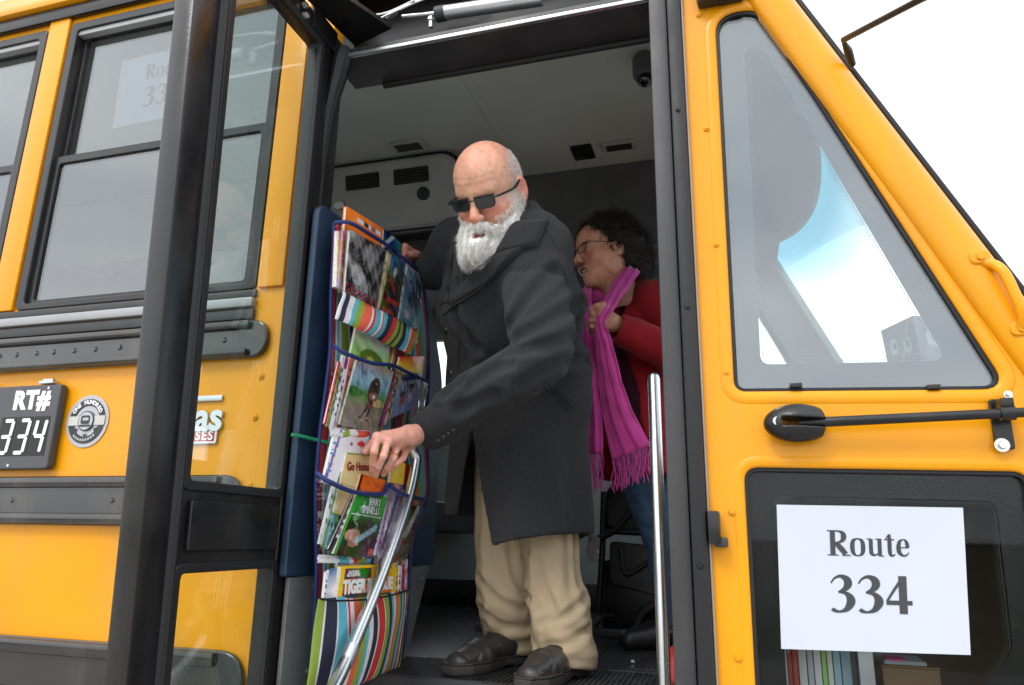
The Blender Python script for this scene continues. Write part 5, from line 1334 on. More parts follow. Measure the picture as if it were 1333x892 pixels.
# sunglasses
def glasses(parent, HMx, lensm, framem, w=.0255, hgt=.0180, dy=-.103, z0=.004, th=.003, open_=False):
    g = None
    xf = HMx
    for sx in (-1, 1):
        Ml = xf @ Matrix.Translation((sx*.034, dy+.004, z0)) @ Matrix.Rotation(R(sx*9), 4, 'Z')
        lp = fillet([(-w, -hgt*.75), (w, -hgt*.75), (w*1.03, hgt), (-w*1.03, hgt)], [.015, .015, .005, .005])
        if g is None:
            g = plate('glasses', [lp, offs(lp, -.0028 if not open_ else -.0016)], -.0015, th, framem, parent, bev=.0006, xf=Ml)
        else: plate('rim', [lp, offs(lp, -.0028 if not open_ else -.0016)], -.0015, th, framem, g, bev=.0006, xf=Ml)
        plate('lens', [offs(lp, -.0012)], -.0005, .0012, lensm, g, bev=.0002, xf=Ml)
        if not open_:
            bm = bmesh.new(); add_box(bm, -w*1.03, w*1.03, -.0022, .0016, hgt-.0042, hgt+.0008, .001, Ml); obj('brow_bar', bm, framem, g)
        pts = [(sx*.058, dy+.006, z0+hgt*.6), (sx*.074, dy+.018, z0+hgt*.6), (sx*.083, -.03, .012), (sx*.0855, .012, .022), (sx*.087, .035, .008)]
        tube('temple', [xf @ Vector(q) for q in catmull(pts, 4)], 0.0034 if not open_ else .0014, framem, g, n=6)
    tube('bridge', [xf @ Vector(q) for q in ((-.010, dy, z0+hgt*.5), (0, dy-.003, z0+hgt*.62), (.010, dy, z0+hgt*.5))], .002, framem, g, n=6)
    return g
SGF = mat('dark_gunmetal', (.03, .03, .033), .3, .5)
glasses(man, HM, LENS, SGF)

# ---- torso, coat
Pv = PY(676, 505, .50); Ch = PY(664, 395, .38); Nk = PY(662, 312, .27)
ShL = PY(697, 325, .25); ShR = PY(596, 318, .38)
ElL = PY(702, 462, .14); WrL = PX(556, 561, -.735)
ElR = PY(566, 352, .44); WrR = PX(545, 345, -.93)
Hm = PY(668, 720, .52)
print('arm', (ShL-ElL).length, (ElL-WrL).length, 'armR', (ShR-ElR).length, (ElR-WrR).length, 'sh', (ShL-ShR).length, 'z', ShL.z-FZ, Pv.z-FZ, Hm.z-FZ, Hc, WrL)
def folds(P, c, r, k, amp, ph=0., ax=None):
    """wrinkles radiating round a joint c, fading at radius r"""
    q = P-V3(c); dist = np.linalg.norm(q, axis=-1); m = np.clip(1-dist/r, 0, 1)**1.2
    t = q@np.array(ax, np.float32)
    return amp*m*(1-2.*np.abs(np.sin(.5*(t*k+ph+1.6*np.sin(q[..., 0]*14+q[..., 2]*11))))**.8)
armdir = (WrL-ElL).normalized(); updir = (ElL-ShL).normalized()
SEGS = []; TSEGS = []
def groove(P, segs, a=.0125, w=.0125):
    r = None
    for p, q in segs:
        e = cone(P, p, q, 0, 0); r = e if r is None else np.minimum(r, e)
    return a*np.exp(-(r/w)**2)-.6*a*np.exp(-((r-2.2*w)/(1.3*w))**2)
def sleeve(P):
    d = limb(P, [ShL, ShL.lerp(ElL, .55)+Fd*.005, ElL, ElL.lerp(WrL, .5), WrL], [.090, .080, .070, .062, .053])
    d = d + folds(P, ElL+armdir*.05, .21, 62, .0095, 0, tuple((armdir-updir*.6).normalized())) + folds(P, WrL.lerp(ElL, .30), .17, 58, .0055, 1, tuple(armdir))
    d = d + .0035*wav(P, 16, 4) + .014*crease(P, 15, 21, tuple(armdir+updir*.3), 1.6)
    cut = (P-V3(WrL+armdir*.012))@V3(armdir)
    d = smax(d, cut, .006)
    inner = cone(P, WrL-armdir*.09, WrL+armdir*.05, .036, .042)
    return smax(d, -inner, .004)
def sleeveR(P):
    d = limb(P, [ShR, ElR, WrR], [.076, .060, .046])
    return d+.004*wav(P, 20, 9)
def torso_core(P, grow=0.):
    d = cone(P, Ch+Fd*-.0, Pv, .152, .160, Sd, .74)
    d = smin(d, cone(P, Nk-Vector((0, 0, .05)), Ch, .105, .150, Sd, .72), .06)
    d = smin(d, cone(P, ShL+Vector((0, 0, .0)), ShR, .085, .080), .07)
    d = smin(d, cone(P, Pv, Hm, .160, .176, Sd, .80), .06)
    return d-grow
def coat_sdf(P):
    s = (P-V3(Pv))@V3(Sd); f = (P-V3(Pv))@V3(Fd); z = P[..., 2]
    d = torso_core(P)
    # vertical drape of the skirt
    dr = np.clip((Pv.z-z)/.45, 0, 1); ang = np.arctan2(s, f)
    d = d + dr*(.012*np.sin(ang*5+1)+.006*np.sin(ang*9+z*4)) - .004*wav(P, 7, 1)
    d = d + folds(P, Pv+Fd*.12+Vector((0, 0, .06)), .30, 42, .005, .5, (.35, .1, .93)) + folds(P, ShL+Vector((0, 0, -.10)), .22, 40, .006, 0, (.6, .3, .75)) + folds(P, Ch+Sd*.12, .28, 46, .005, 2, (.45, .2, .87))
    d = d + .020*crease(P, 9, 31, (.35, .1, 1), .40)*np.clip(1.1-dr, .35, 1)+.010*crease(P, 17, 37, (.6, .2, 1), .5)*np.clip(1-dr, 0, 1)
    # centre front edge standing 12 mm proud (overlap of the two fronts)
    sc = s+.015+(z-Pv.z)*-.10
    d = d - .010*np.clip((sc+.004)/.010, 0, 1)*np.clip(f/.05, 0, 1)*np.clip((.12-sc)/.1, 0, 1)
    if SEGS: d = d+groove(P, SEGS)
    # hollow skirt, hem lowest at the front edge
    hz = Hm.z+.012+.045*np.clip(s/.2, 0, 1)+.085*np.clip((-s-.03)/.05, 0, 1)
    cav = np.maximum(d+.013, z-(Pv.z-.16))
    d = smax(d, (hz-z), .004)
    d = smax(d, -cav, .004)
    # front vent opening
    wedge = np.maximum(np.abs(s+.030+ (Pv.z-z)*.02)-.004-.20*np.clip(Pv.z-.13-z, 0, 9), np.maximum(z-(Pv.z-.12), -f))
    d = smax(d, -wedge, .008)
    # neck opening
    no_ = cone(P, Nk+Fd*.03+Vector((0, 0, -.02)), Nk+Fd*.02+Vector((0, 0, .16)), .070, .088)
    no_ = smin(no_, cone(P, Nk+Fd*.09+Vector((0, 0, .02)), Ch+Fd*.175+Sd*-.02+Vector((0, 0, .02)), .062, .012), .02)
    d = smax(d, -no_, .006)
    # collar
    col_ = cone(P, Nk-Fd*.045+Vector((0, 0, .050)), Nk+Sd*.092+Fd*.03+Vector((0, 0, .045)), .030, .026)
    col_ = smin(col_, cone(P, Nk+Sd*.092+Fd*.03+Vector((0, 0, .045)), Ch+Fd*.15+Sd*.05+Vector((0, 0, .05)), .026, .018), .02)
    col_ = smin(col_, cone(P, Nk-Fd*.045+Vector((0, 0, .035)), Nk-Sd*.088+Fd*.03+Vector((0, 0, .030)), .030, .026), .02)
    col_ = smin(col_, cone(P, Nk-Sd*.088+Fd*.03+Vector((0, 0, .030)), Ch+Fd*.15-Sd*.05+Vector((0, 0, .05)), .026, .018), .02)
    d = smin(d, col_, .010)
    sl_ = smin(sleeve(P), sleeveR(P), .01)
    if SEGS: sl_ = sl_+groove(P, SEGS)
    d = smin(d, sl_, .028)
    inner = cone(P, WrL-armdir*.09, WrL+armdir*.05, .036, .042)
    return smax(d, -inner, .004)
pts_ = [Pv, Ch, Nk, ShL, ShR, ElL, WrL, ElR, WrR, Hm]
lo = [min(q[i] for q in pts_)-.27 for i in range(3)]; hi = [max(q[i] for q in pts_)+.27 for i in range(3)]
lo[2] = Hm.z-.01; hi[2] = Nk.z+.13; hi[1] = .86
def px_segs(o, lst, off=.004):
    b = bvh_of(o); out = []
    for pl in lst:
        pr = None
        C_ = catmull([Vector((x, y, 0)) for x, y in pl], 5) if len(pl) > 2 else [Vector((*pl[0], 0)).lerp(Vector((*pl[1], 0)), k/4) for k in range(5)]
        for (x, y, _) in C_:
            r = b.ray_cast(CAM, ray(x, y).normalized())
            if r[0] is None: pr = None; continue
            p = r[0]+r[1]*off
            if pr is not None and (p-pr).length < .22: out.append((pr, p))
            pr = p
    me = o.data; bpy.data.objects.remove(o); bpy.data.meshes.remove(me); return out
SEGS = px_segs(surf('draft', coat_sdf, lo, hi, .014, WOOL, None), [
    [(722, 352), (690, 388), (664, 424)], [(756, 392), (716, 418), (676, 440)], [(764, 432), (716, 448), (664, 462)], [(764, 470), (720, 476), (680, 500)],
    [(668, 472), (636, 486), (610, 506)], [(650, 512), (618, 522), (596, 536)], [(604, 494), (580, 514)], [(590, 400), (604, 430), (622, 452)]])
print('segs', len(SEGS))
coat = surf('coat', coat_sdf, lo, hi, .0066, WOOL, man)
cb = bvh_of(coat)
shirt = surf('shirt', lambda P: smin(cone(P, Nk+Fd*.01+Vector((0, 0, .03)), Ch+Fd*.085, .068, .045), cone(P, Nk+Vector((0, 0, -.03)), Nk+Vector((0, 0, .05)), .066, .064), .03), Vector((-.30, -.30, -.30))+Nk, Vector((.25, .25, .14))+Nk, .007, SHIRT, man)
def hit(px, py, b=None):
    d = ray(px, py).normalized(); r = (b or cb).ray_cast(CAM, d)
    return r[0], r[1]
def patch(name, q, m, parent, nu=14, nv=14, off=.006, th=.004, b=None, curve=(0, 0)):
    """a cloth panel laid on the surface: q four photo corners, thickness th"""
    V = []; last = None
    for j in range(nv+1):
        for i in range(nu+1):
            u, v = i/nu, j/nv
            x = q[0][0]*(1-u)*(1-v)+q[1][0]*u*(1-v)+q[2][0]*u*v+q[3][0]*(1-u)*v + curve[0]*math.sin(math.pi*v)
            y = q[0][1]*(1-u)*(1-v)+q[1][1]*u*(1-v)+q[2][1]*u*v+q[3][1]*(1-u)*v + curve[1]*math.sin(math.pi*u)
            p, n = hit(x, y, b)
            if p is None: p, n = last if last else (PY(x, y, .2), Vector((0, -1, 0)))
            last = (p, n); e = min(i, nu-i, 2)/2*min(j, nv-j, 2)/2
            V.append((p+n*(off*(.35+.65*e)), n))
    n1 = nu+1; N_ = len(V); vs = [tuple(p) for p, n in V]+[tuple(p-n*th) for p, n in V]; F = []
    for j in range(nv):
        for i in range(nu):
            a = j*n1+i; F.append((a, a+n1, a+n1+1, a+1)); F.append((a+N_, a+1+N_, a+n1+1+N_, a+n1+N_))
    def ed(a, b_): F.append((a, b_, b_+N_, a+N_))
    for i in range(nu): ed(i, i+1); ed(nv*n1+i+1, nv*n1+i)
    for j in range(nv): ed((j+1)*n1, j*n1); ed(j*n1+nu, (j+1)*n1+nu)
    me = bpy.data.meshes.new(name); me.from_pydata(vs, [], F); me.update()
    return autosmooth(link(name, me, m, parent), 50)
patch('lapel', [(636, 326), (690, 318), (634, 372), (578, 410)], WOOL, coat, off=.017, th=.009)
patch('collar', [(668, 290), (712, 286), (700, 322), (640, 336)], WOOL, coat, off=.016, th=.009)
patch('lapel', [(566, 318), (590, 330), (584, 392), (572, 398)], WOOL, coat, off=.010, th=.006)
def seam(pts, r=.0022, m=WOOL, off=.001, name='seam', b=None, parent=None):
    P = []
    for x, y in [tuple(q) for q in catmull([Vector((a, b_, 0)).to_2d() for a, b_ in pts], 6)]:
        p, n = hit(x, y, b)
        if p is not None: P.append(p+n*off)
    if len(P) > 2: tube(name, P, r, m, parent or coat, n=5)
seam([(706, 498), (722, 514), (741, 536)], .0016, off=.002, name='pocket_welt'); seam([(711, 495), (727, 511), (746, 532)], .0014, off=.002, name='pocket_welt')
seam([(634, 372), (612, 388), (590, 404)], .0022, name='seam', off=.018)
seam([(598, 440), (597, 480), (603, 520)], .0016)
seam([(712, 300), (728, 330), (738, 372)], .002); 
for (x, y) in ((580, 430), (586, 486)):
    p, n = hit(x, y)
    if p is not None: bm = bmesh.new(); add_disc(bm, p, n, .011, .004, 16, .009); autosmooth(obj('button', bm, mat('black_button', (.015, .015, .016), .3), coat))
CBT = mat('cuff_button', (.05, .05, .055), .25)
for i in range(4):
    p, n = hit(571+i*6.5, 574-i*4.6)
    if p is not None: bm = bmesh.new(); add_disc(bm, p, n, .0058, .003, 12, .005); autosmooth(obj('cuff_button', bm, CBT, coat))

# ---- trousers
HipL = PY(706, 580, .50); KnL = PY(717, 742, .51); AnL = PY(736, 858, .49)
HipR = PY(658, 580, .54); KnR = PY(655, 750, .56); AnR = PY(668, 842, .64)
print('feet', AnL, AnR, KnL)
def leg_sdf(P, H, K, A, seed):
    d = limb(P, [H, K, A, A+Vector((0, 0, -.12))], [.083, .077, .080, .080])
    z = P[..., 2]-A.z
    m = np.clip(1-np.abs(z-.05)/.27, 0, 1)
    q = P-V3(A); ang = q@V3(Sd)
    sg = 1 if seed == 1 else -1
    w1 = wav(P, 9, seed); w2 = wav(P, 13, seed+5)
    # swooping breaks above the shoe
    a1 = z*66+sg*ang*44+2.2*w1; m1 = np.clip(1-np.abs(z-.04)/.17, 0, 1)
    d = d + m1*.0035*np.sin(a1)+m1*.002*np.sin(a1*1.9+2*w2)
    a2 = z*36-sg*ang*30+2.0*w2+1; m2 = np.clip(1-np.abs(z-.20)/.22, 0, 1)
    d = d + m2*.0035*np.sin(a2)
    # hanging drape lines
    a3 = np.arctan2(ang, q@V3(Fd)); d = d + .004*np.sin(a3*6+z*7+seed)*np.clip(z/.2, 0, 1)
    d = d + .006*crease(P, 11, 40+seed, (0, 0, 1), .40)
    d = d + .0018*(z < .012)
    # pressed crease down the front
    cr = (P-V3(K)); sx = np.abs(cr@V3(Sd)); fr = cr@V3(Fd); d = d-.006*np.clip(1-sx/.018, 0, 1)*np.clip(fr/.05, 0, 1)
    d = smax(d, (max(A.z-.035, FZ+.022)+ .12*((P-V3(A))@V3(Fd)))*1.0-P[..., 2], .006)
    cav = cone(P, A-Vector((0, 0, .2)), A-Vector((0, 0, .01)), .066, .045)
    return smax(d, -cav, .004)
def trous(P):
    d = smin(leg_sdf(P, HipL, KnL, AnL, 1), leg_sdf(P, HipR, KnR, AnR, 3), .004)
    return d+groove(P, TSEGS, .0095, .0095) if TSEGS else d
pts_ = [HipL, KnL, AnL, HipR, KnR, AnR]
lo = [min(q[i] for q in pts_)-.14 for i in range(3)]; hi = [max(q[i] for q in pts_)+.14 for i in range(3)]; lo[2] = FZ; hi[2] = Hm.z+.34
TSEGS = px_segs(surf('draft', trous, lo, hi, .012, KHAKI, None), [
    [(768, 772), (740, 800), (706, 812)], [(772, 812), (744, 836), (712, 842)], [(700, 730), (706, 760), (722, 796)],
    [(624, 752), (646, 780), (680, 794)], [(626, 792), (650, 812), (686, 818)], [(664, 712), (672, 752), (690, 780)], [(640, 828), (664, 838), (690, 836)]])
tr_ = surf('trousers', trous, lo, hi, .006, KHAKI, man)
# ---- shoes
def shoe(A, heel, toe, name='shoe'):
    heel = Vector(heel); toe = Vector(toe); d = (toe-heel); L_ = d.length; d.normalize(); s = Vector((-d.y, d.x, 0))
    M = frame_m(heel, d, s)        # local x along the shoe, z up
    if M.to_3x3()[2][2] < 0: M = frame_m(heel, d, -s)
    k = L_/.30
    def wd(x): return np.interp(x/k, [0, .04, .12, .20, .26, .30], [.030, .037, .034, .047, .042, .018])*1.05
    def sole(P):
        x, y, z = P[..., 0], P[..., 1], P[..., 2]
        e = np.maximum(np.abs(y)-wd(np.clip(x, 0, .3*k)), np.maximum(-x-.0, x-.30*k))
        r = smax(e-.004, np.abs(z-.013)-.013, .008)
        return smax(r, -(np.maximum(np.abs(x-.105*k)-.022, z-.006)), .004)
    def upper(P):
        d = cone(P, (.035, 0, .045), (.10*k, 0, .048), .037, .036)
        d = smin(d, cone(P, (.10*k, 0, .055), (.19*k, 0, .034), .036, .034, (0, 1, 0), .88), .03)
        d = smin(d, cone(P, (.19*k, 0, .034), (.262*k, 0, .024), .038, .030, (0, 1, 0), .82), .03)
        d = smin(d, cone(P, (.05, 0, .06), (.06, 0, .10), .038, .040), .02)
        d = smax(d, -cone(P, (.06, 0, .09), (.065, 0, .16), .030, .034), .004)
        d = smax(d, .020-P[..., 2], .004)
        d = d + .0016*np.sin(P[..., 0]*190)*np.clip(1-np.abs(P[..., 0]-.20*k)/.035, 0, 1) + .0022*np.clip(1-np.abs(np.sqrt((P[..., 0]-.235*k)**2+P[..., 1]**2)-.040)/.004, 0, 1) + .003*np.clip(1-np.abs(P[..., 0]-.125*k-P[..., 2]*.35)/.004, 0, 1)*(P[..., 2] > .03)
        return d
    lo, hi = (-.03, -.07, -.002), (.33*k, .07, .13)
    o = surf(name, upper, lo, hi, .0035, LEATH, man, xf=M)
    surf('sole', sole, lo, hi, .0035, SOLE, o, xf=M)
    surf('welt', lambda P: smax(np.abs(P[..., 2]-.027)-.003, np.maximum(np.abs(P[..., 1])-wd(np.clip(P[..., 0], 0, .3*k))-.005, np.maximum(-P[..., 0]-.003, P[..., 0]-.303*k)), .003), lo, hi, .003, LEATH, o, xf=M)
    for i in range(4):
        x = (.125+i*.018)*k; z = .083-.009*i
        tube('lace', [M @ Vector(q) for q in ((x, -.022, z-.008), (x+.003, 0, z+.004), (x, .022, z-.008))], .0022, SHIRT, o, n=6)
z0 = FZ+.001
tR = PZ(583, 880, z0); hR = Vector((AnR.x+.035, AnR.y+.03, z0)); hR = tR+(hR-tR).normalized()*.30
shoe(AnR, hR, tR)
hL = Vector((AnL.x+.02, AnL.y+.07, z0)); tL = hL+Vector((-.07, -.29, 0)).normalized()*.30
shoe(AnL, hL, tL)

# ---- hands
def rcol(a, b, n=1): return a
def hand_mesh(W, kn, fing, thumb, paint, parent, lo, hi, palm_n, h=.0028, r=1., name='hand'):
    """W wrist, kn list of 4 knuckles, fing list of 4 joint lists, thumb joint list"""
    W = Vector(W); 
    def f(P):
        d = None
        cen = sum(kn, Vector())/4
        for i, k in enumerate(kn):
            w0 = W.lerp(cen, .12)+(k-cen)*.35
            e = cone(P, w0, k, .018*r, .0115*r); d = e if d is None else smin(d, e, .016*r)
        for i in range(3): d = smin(d, cone(P, kn[i], kn[i+1], .0105*r, .0105*r), .008*r)
        d = smin(d, cone(P, W+(W-cen)*.9, W.lerp(cen, .15), .026*r, .025*r), .02)
        for i, js in enumerate(fing):
            rr = [.0102, .0095, .0085, .0072]; rr = [q*r*(.9 if i == 3 else 1) for q in rr]
            e = None; J = [kn[i]]+js
            for k in range(len(J)-1):
                c_ = cone(P, J[k], J[k+1], rr[k], rr[k+1]); e = c_ if e is None else smin(e, c_, .003)
            d = smin(d, e, .0045)
        e = None
        for k in range(len(thumb)-1):
            c_ = cone(P, thumb[k], thumb[k+1], (.016, .012, .0105, .0095)[k]*r, (.012, .0105, .0095, .008)[k]*r); e = c_ if e is None else smin(e, c_, .004)
        d = smin(d, e, .010)
        return d+.0006*wav(P, 60, 2)
    return surf(name, f, lo, hi, h, SKIN, parent, paint)
def skin_paint(base, red):
    def f(co):
        c = np.tile(np.array(base), (len(co), 1)); m = (.5+.5*np.sin(co[:, 0]*160+co[:, 1]*120)*np.sin(co[:, 2]*150))[:, None]*.35
        return c*(1-m)+np.array(red)*m
    return f
hx = -.762
K = [PX(491, 569, hx-.012), PX(505, 574, hx+.006), PX(517, 579, hx+.006), PX(530, 584, hx-.004)]
Fg = [[PX(487, 588, hx-.010), PX(485, 603, hx-.024), PX(484, 615, hx-.040)],
      [PX(499, 594, hx+.006), PX(493, 608, hx-.010), PX(489, 620, hx-.030)],
      [PX(512, 597, hx+.006), PX(505, 609, hx-.010), PX(499, 618, hx-.030)],
      [PX(525, 597, hx-.002), PX(516, 604, hx-.016), PX(509, 611, hx-.032)]]
Th = [PX(520, 566, hx-.03), PX(500, 566, hx-.05), PX(486, 576, hx-.055), PX(476, 588, hx-.058)]
W_h = PX(538, 566, -.745)
allp = K+sum(Fg, [])+Th+[W_h, WrL]
lo = [min(q[i] for q in allp)-.04 for i in range(3)]; hi = [max(q[i] for q in allp)+.04 for i in range(3)]
hand = hand_mesh(W_h, K, Fg, Th, skin_paint(S(222, 165, 145), S(216, 128, 110)), man, lo, hi, None, r=.93)
print('hand', (K[0]-K[3]).length, (K[1]-Fg[1][0]).length, (K[1]-W_h).length)
# wedding ring
rp = K[2].lerp(Fg[2][0], .72); ax_ = (Fg[2][0]-K[2]).normalized(); a_ = ax_.orthogonal().normalized(); b_ = ax_.cross(a_)
tube('ring', [rp+(a_*math.cos(t)+b_*math.sin(t))*.0118 for t in np.linspace(0, 6.283, 25)], .0014, mat('gold', (.8, .5, .15), .25, 1), man, n=6)
# far hand resting on top of the organizer
hx2 = -.905
K2 = [PX(527, 322, hx2), PX(530, 326, hx2-.01), PX(534, 331, hx2-.015), PX(538, 336, hx2-.02)]
dn2 = Vector((.02, -.055, -.045))
F2 = [[k+dn2*.45, k+dn2*.9+Vector((0, 0, -.01)), k+dn2*.9+Vector((.0, 0, -.03))] for k in K2]
W2h = WrR.lerp(K2[1], .35)
T2 = [W2h+Vector((.02, 0, -.01)), K2[0]+Vector((.02, .02, -.02)), K2[0]+Vector((.02, -.01, -.03)), K2[0]+Vector((.015, -.03, -.035))]
allp = K2+sum(F2, [])+T2+[W2h, WrR]; lo = [min(q[i] for q in allp)-.04 for i in range(3)]; hi = [max(q[i] for q in allp)+.04 for i in range(3)]
hand_mesh(W2h, K2, F2, T2, skin_paint(S(215, 150, 130), S(205, 120, 100)), man, lo, hi, None, h=.004)

# ================================================================== woman in red
RED = mat('red_wool', (.28, .009, .014), .85, var=.15, scale=30, bump=.35, bscale=500, sheen=.1, spec=.2)
BURG = mat('burgundy_knit', (.07, .010, .028), .95, var=.2, bump=.5, bscale=260)
PINK = mat('magenta_scarf', (.55, .045, .27), .85, var=.15, scale=60, stretch=(1, 1, .15), bump=.4, bscale=300, sheen=.2)
DENIM = mat('blue_denim', (.07, .15, .27), .9, var=.25, scale=40, bump=.5, bscale=500)
HAIRD = mat('dark_curly_hair', (.032, .022, .018), .6, var=.4, spec=.35)
wom = thing('person', 'laughing woman with dark curly hair, red coat and magenta scarf inside the doorway', 'person', tuple(PY(860, 800, 1.05)))
wom.location.z = FZ
WHc = PY(786, 334, .85)
WM = Matrix.Translation(WHc) @ Matrix.Rotation(R(-52), 4, 'Z') @ Matrix.Rotation(R(5), 4, 'X') @ Matrix.Rotation(R(-6), 4, 'Y') @ Matrix.Scale(1.0, 4)
def wpaint(co):
    c = np.tile(np.array(S(212, 148, 120)), (len(co), 1)); ax = np.abs(co[:, 0]); y = co[:, 1]; z = co[:, 2]
    def bl(c, col_, m): m = np.clip(m, 0, 1)[:, None]; return c*(1-m)+np.array(col_)*m
    c = bl(c, S(190, 98, 80), np.exp(-((ax-.045)/.02)**2-((z+.028)/.02)**2)*.6)
    c = bl(c, S(150, 60, 60), np.exp(-((ax)/.026)**2-((z+.062)/.013)**2)*(y < -.07)*.9)
    c = bl(c, S(60, 25, 25), (ax < .02)*(np.abs(z+.065) < .007)*(y > -.088)*(y < -.05)*1.)
    c = bl(c, S(45, 30, 25), np.exp(-((ax-.034)/.018)**2-((z-.026)/.005)**2)*(y < -.05))
    return c
whd = surf('body', lambda P: head_sdf(P, .95, .7), (-.11, -.14, -.20), (.11, .13, .145), .004, SKIN, wom, wpaint, xf=WM)
# teeth
tm = surf('teeth', lambda P: smax(ell(P-np.stack([P[..., 0]*0, P[..., 0]*0, P[..., 0]**2*9], -1), (0, -.068, -.061), (.022, .020, .012)), np.abs(P[..., 2]+.0600)-.0045, .002), (-.03, -.11, -.08), (.03, -.05, -.04), .002, mat('teeth', (.75, .72, .65), .3), wom, xf=WM)
glasses(wom, WM, glass('clear_lens', (.93, .95, .95), 1.5), SGF, w=.024, hgt=.017, open_=True)
def whair(P):
    Q = P
    d = ell(Q, (0, .055, .045), (.112, .100, .100)); d = smin(d, ell(Q, (0, .02, .09), (.090, .085, .052)), .03)
    d = smin(d, ell(Q, (0, .09, -.02), (.105, .07, .085)), .04)
    f = np.maximum(-.036-Q[..., 1]-.0, Q[..., 2]-.085)
    face = ell(Q, (0, -.095, -.02), (.074, .088, .105)); d = smax(d, -face, .012)
    return d+.010*wav(P, 42, 3)+.006*wav(P, 80, 5)
wh = surf('hair', whair, (-.16, -.12, -.16), (.16, .20, .19), .0055, HAIRD, wom, xf=WM)
p_, n_, l_ = scatter(wh, lambda q: q[:, 2] < 9, 2600, 8)
def curls(base, nor, m, parent):
    V = []; F = []; rs = np.random.RandomState(4)
    for p, n in zip(base, nor):
        d = (Vector(n)*.5+Vector(rs.randn(3)*.5)+Vector((0, 0, -.35))).normalized(); a = d.orthogonal().normalized(); b = d.cross(a)
        ln = .018+rs.rand()*.022; R0 = .004+rs.rand()*.004; ph = rs.rand()*6.28; k0 = len(V); sg = 9
        for s in range(sg+1):
            t = s/sg; th = ph+t*9; c = Vector(p)+d*(ln*t)+(a*math.cos(th)+b*math.sin(th))*R0; r = .0011*(1-.6*t)
            o1 = (a*math.cos(th)+b*math.sin(th))*r; V += [tuple(c+o1), tuple(c-o1), tuple(c+d*r*1.6)]
        for s in range(sg):
            for k in range(3): i = k0+s*3; F.append((i+k, i+(k+1) % 3, i+3+(k+1) % 3, i+3+k))
    me = bpy.data.meshes.new('curls'); me.from_pydata(V, [], F); me.update(); return link('curls', me, m, parent, True)
curls(p_, n_, HAIRD, wh)
wN = PY(808, 362, .92); wC = PY(822, 440, .95); wP = PY(838, 560, .98); wS = PY(856, 392, .86); wS2 = PY(790, 385, 1.06)
wE = PY(892, 462, .80); wW = PY(806, 428, .70)
print('woman', (wS-wE).length, (wE-wW).length)
wF = Vector((-.85, -.5, 0)).normalized(); wSd = Vector((.5, -.85, 0)).normalized()
def wtorso(P, g=0):
    d = cone(P, wC, wP, .115-g, .125-g, wSd, .78); d = smin(d, cone(P, wN, wC, .07-g, .112-g), .05)
    d = smin(d, cone(P, wS, wS2, .065-g, .065-g), .05)
    return d
wa = (wW-wE).normalized()
def wcoat(P):
    d = wtorso(P); wH = wP+Vector((.01, 0, -.22)); d = smin(d, cone(P, wP, wH, .130, .165, wSd, .8), .05)
    f = (P-V3(wC))@V3(wF); s = (P-V3(wC))@V3(wSd)
    # open front
    gap = np.maximum(np.abs(s-.035)-.062-.12*np.clip(wC.z-P[..., 2], 0, .5), -f+.02)
    d = smax(d, -gap, .012); d = smax(d, wH.z+.06-P[..., 2], .006)
    d = smax(d, -cone(P, wN+Vector((0, 0, -.02)), wN+Vector((-.02, -.01, .14)), .055, .07), .008)
    sl = limb(P, [wS, wE, wW], [.070, .062, .048])+.008*crease(P, 16, 12, tuple(wa), 1.5)
    sl = sl + folds(P, wE, .18, 75, .006, 0, tuple(wa)) + folds(P, wE.lerp(wW, .5), .12, 60, .004, 1, tuple(wa))
    sl = smax(sl, (P-V3(wW))@V3(wa)-.005, .004)
    col2 = smin(cone(P, wN+Vector((.055, -.02, .0)), wC+wF*.10+wSd*.055+Vector((0, 0, .04)), .022, .018), cone(P, wN+Vector((.055, -.02, .0)), wN+Vector((.0, .07, .01)), .024, .022), .01)
    d = smin(d, col2, .012)
    d = smin(d, sl, .018) + .003*wav(P, 14, 7)
    return smax(d, -cone(P, wW-wa*.06, wW+wa*.05, .030, .036), .003)
ap = [wN, wC, wP, wS, wS2, wE, wW]
lo = [min(q[i] for q in ap)-.20 for i in range(3)]; hi = [max(q[i] for q in ap)+.20 for i in range(3)]; hi[2] = wN.z+.1
wct = surf('coat', wcoat, lo, hi, .0085, RED, wom)
surf('cardigan', lambda P: smax(wtorso(P, .018)+.0025*np.sin(P[..., 2]*260), wP.z-.14-P[..., 2], .004), lo, hi, .0085, BURG, wom)
surf('neck', lambda P: cone(P, wN+Vector((0, 0, -.03)), WHc+Vector((.03, .0, -.08)), .052, .050), Vector(wN)-Vector((.12, .12, .12)), Vector(WHc)+Vector((.15, .15, .02)), .006, SKIN, wom, skin_paint(S(205, 140, 112), S(190, 115, 95)))
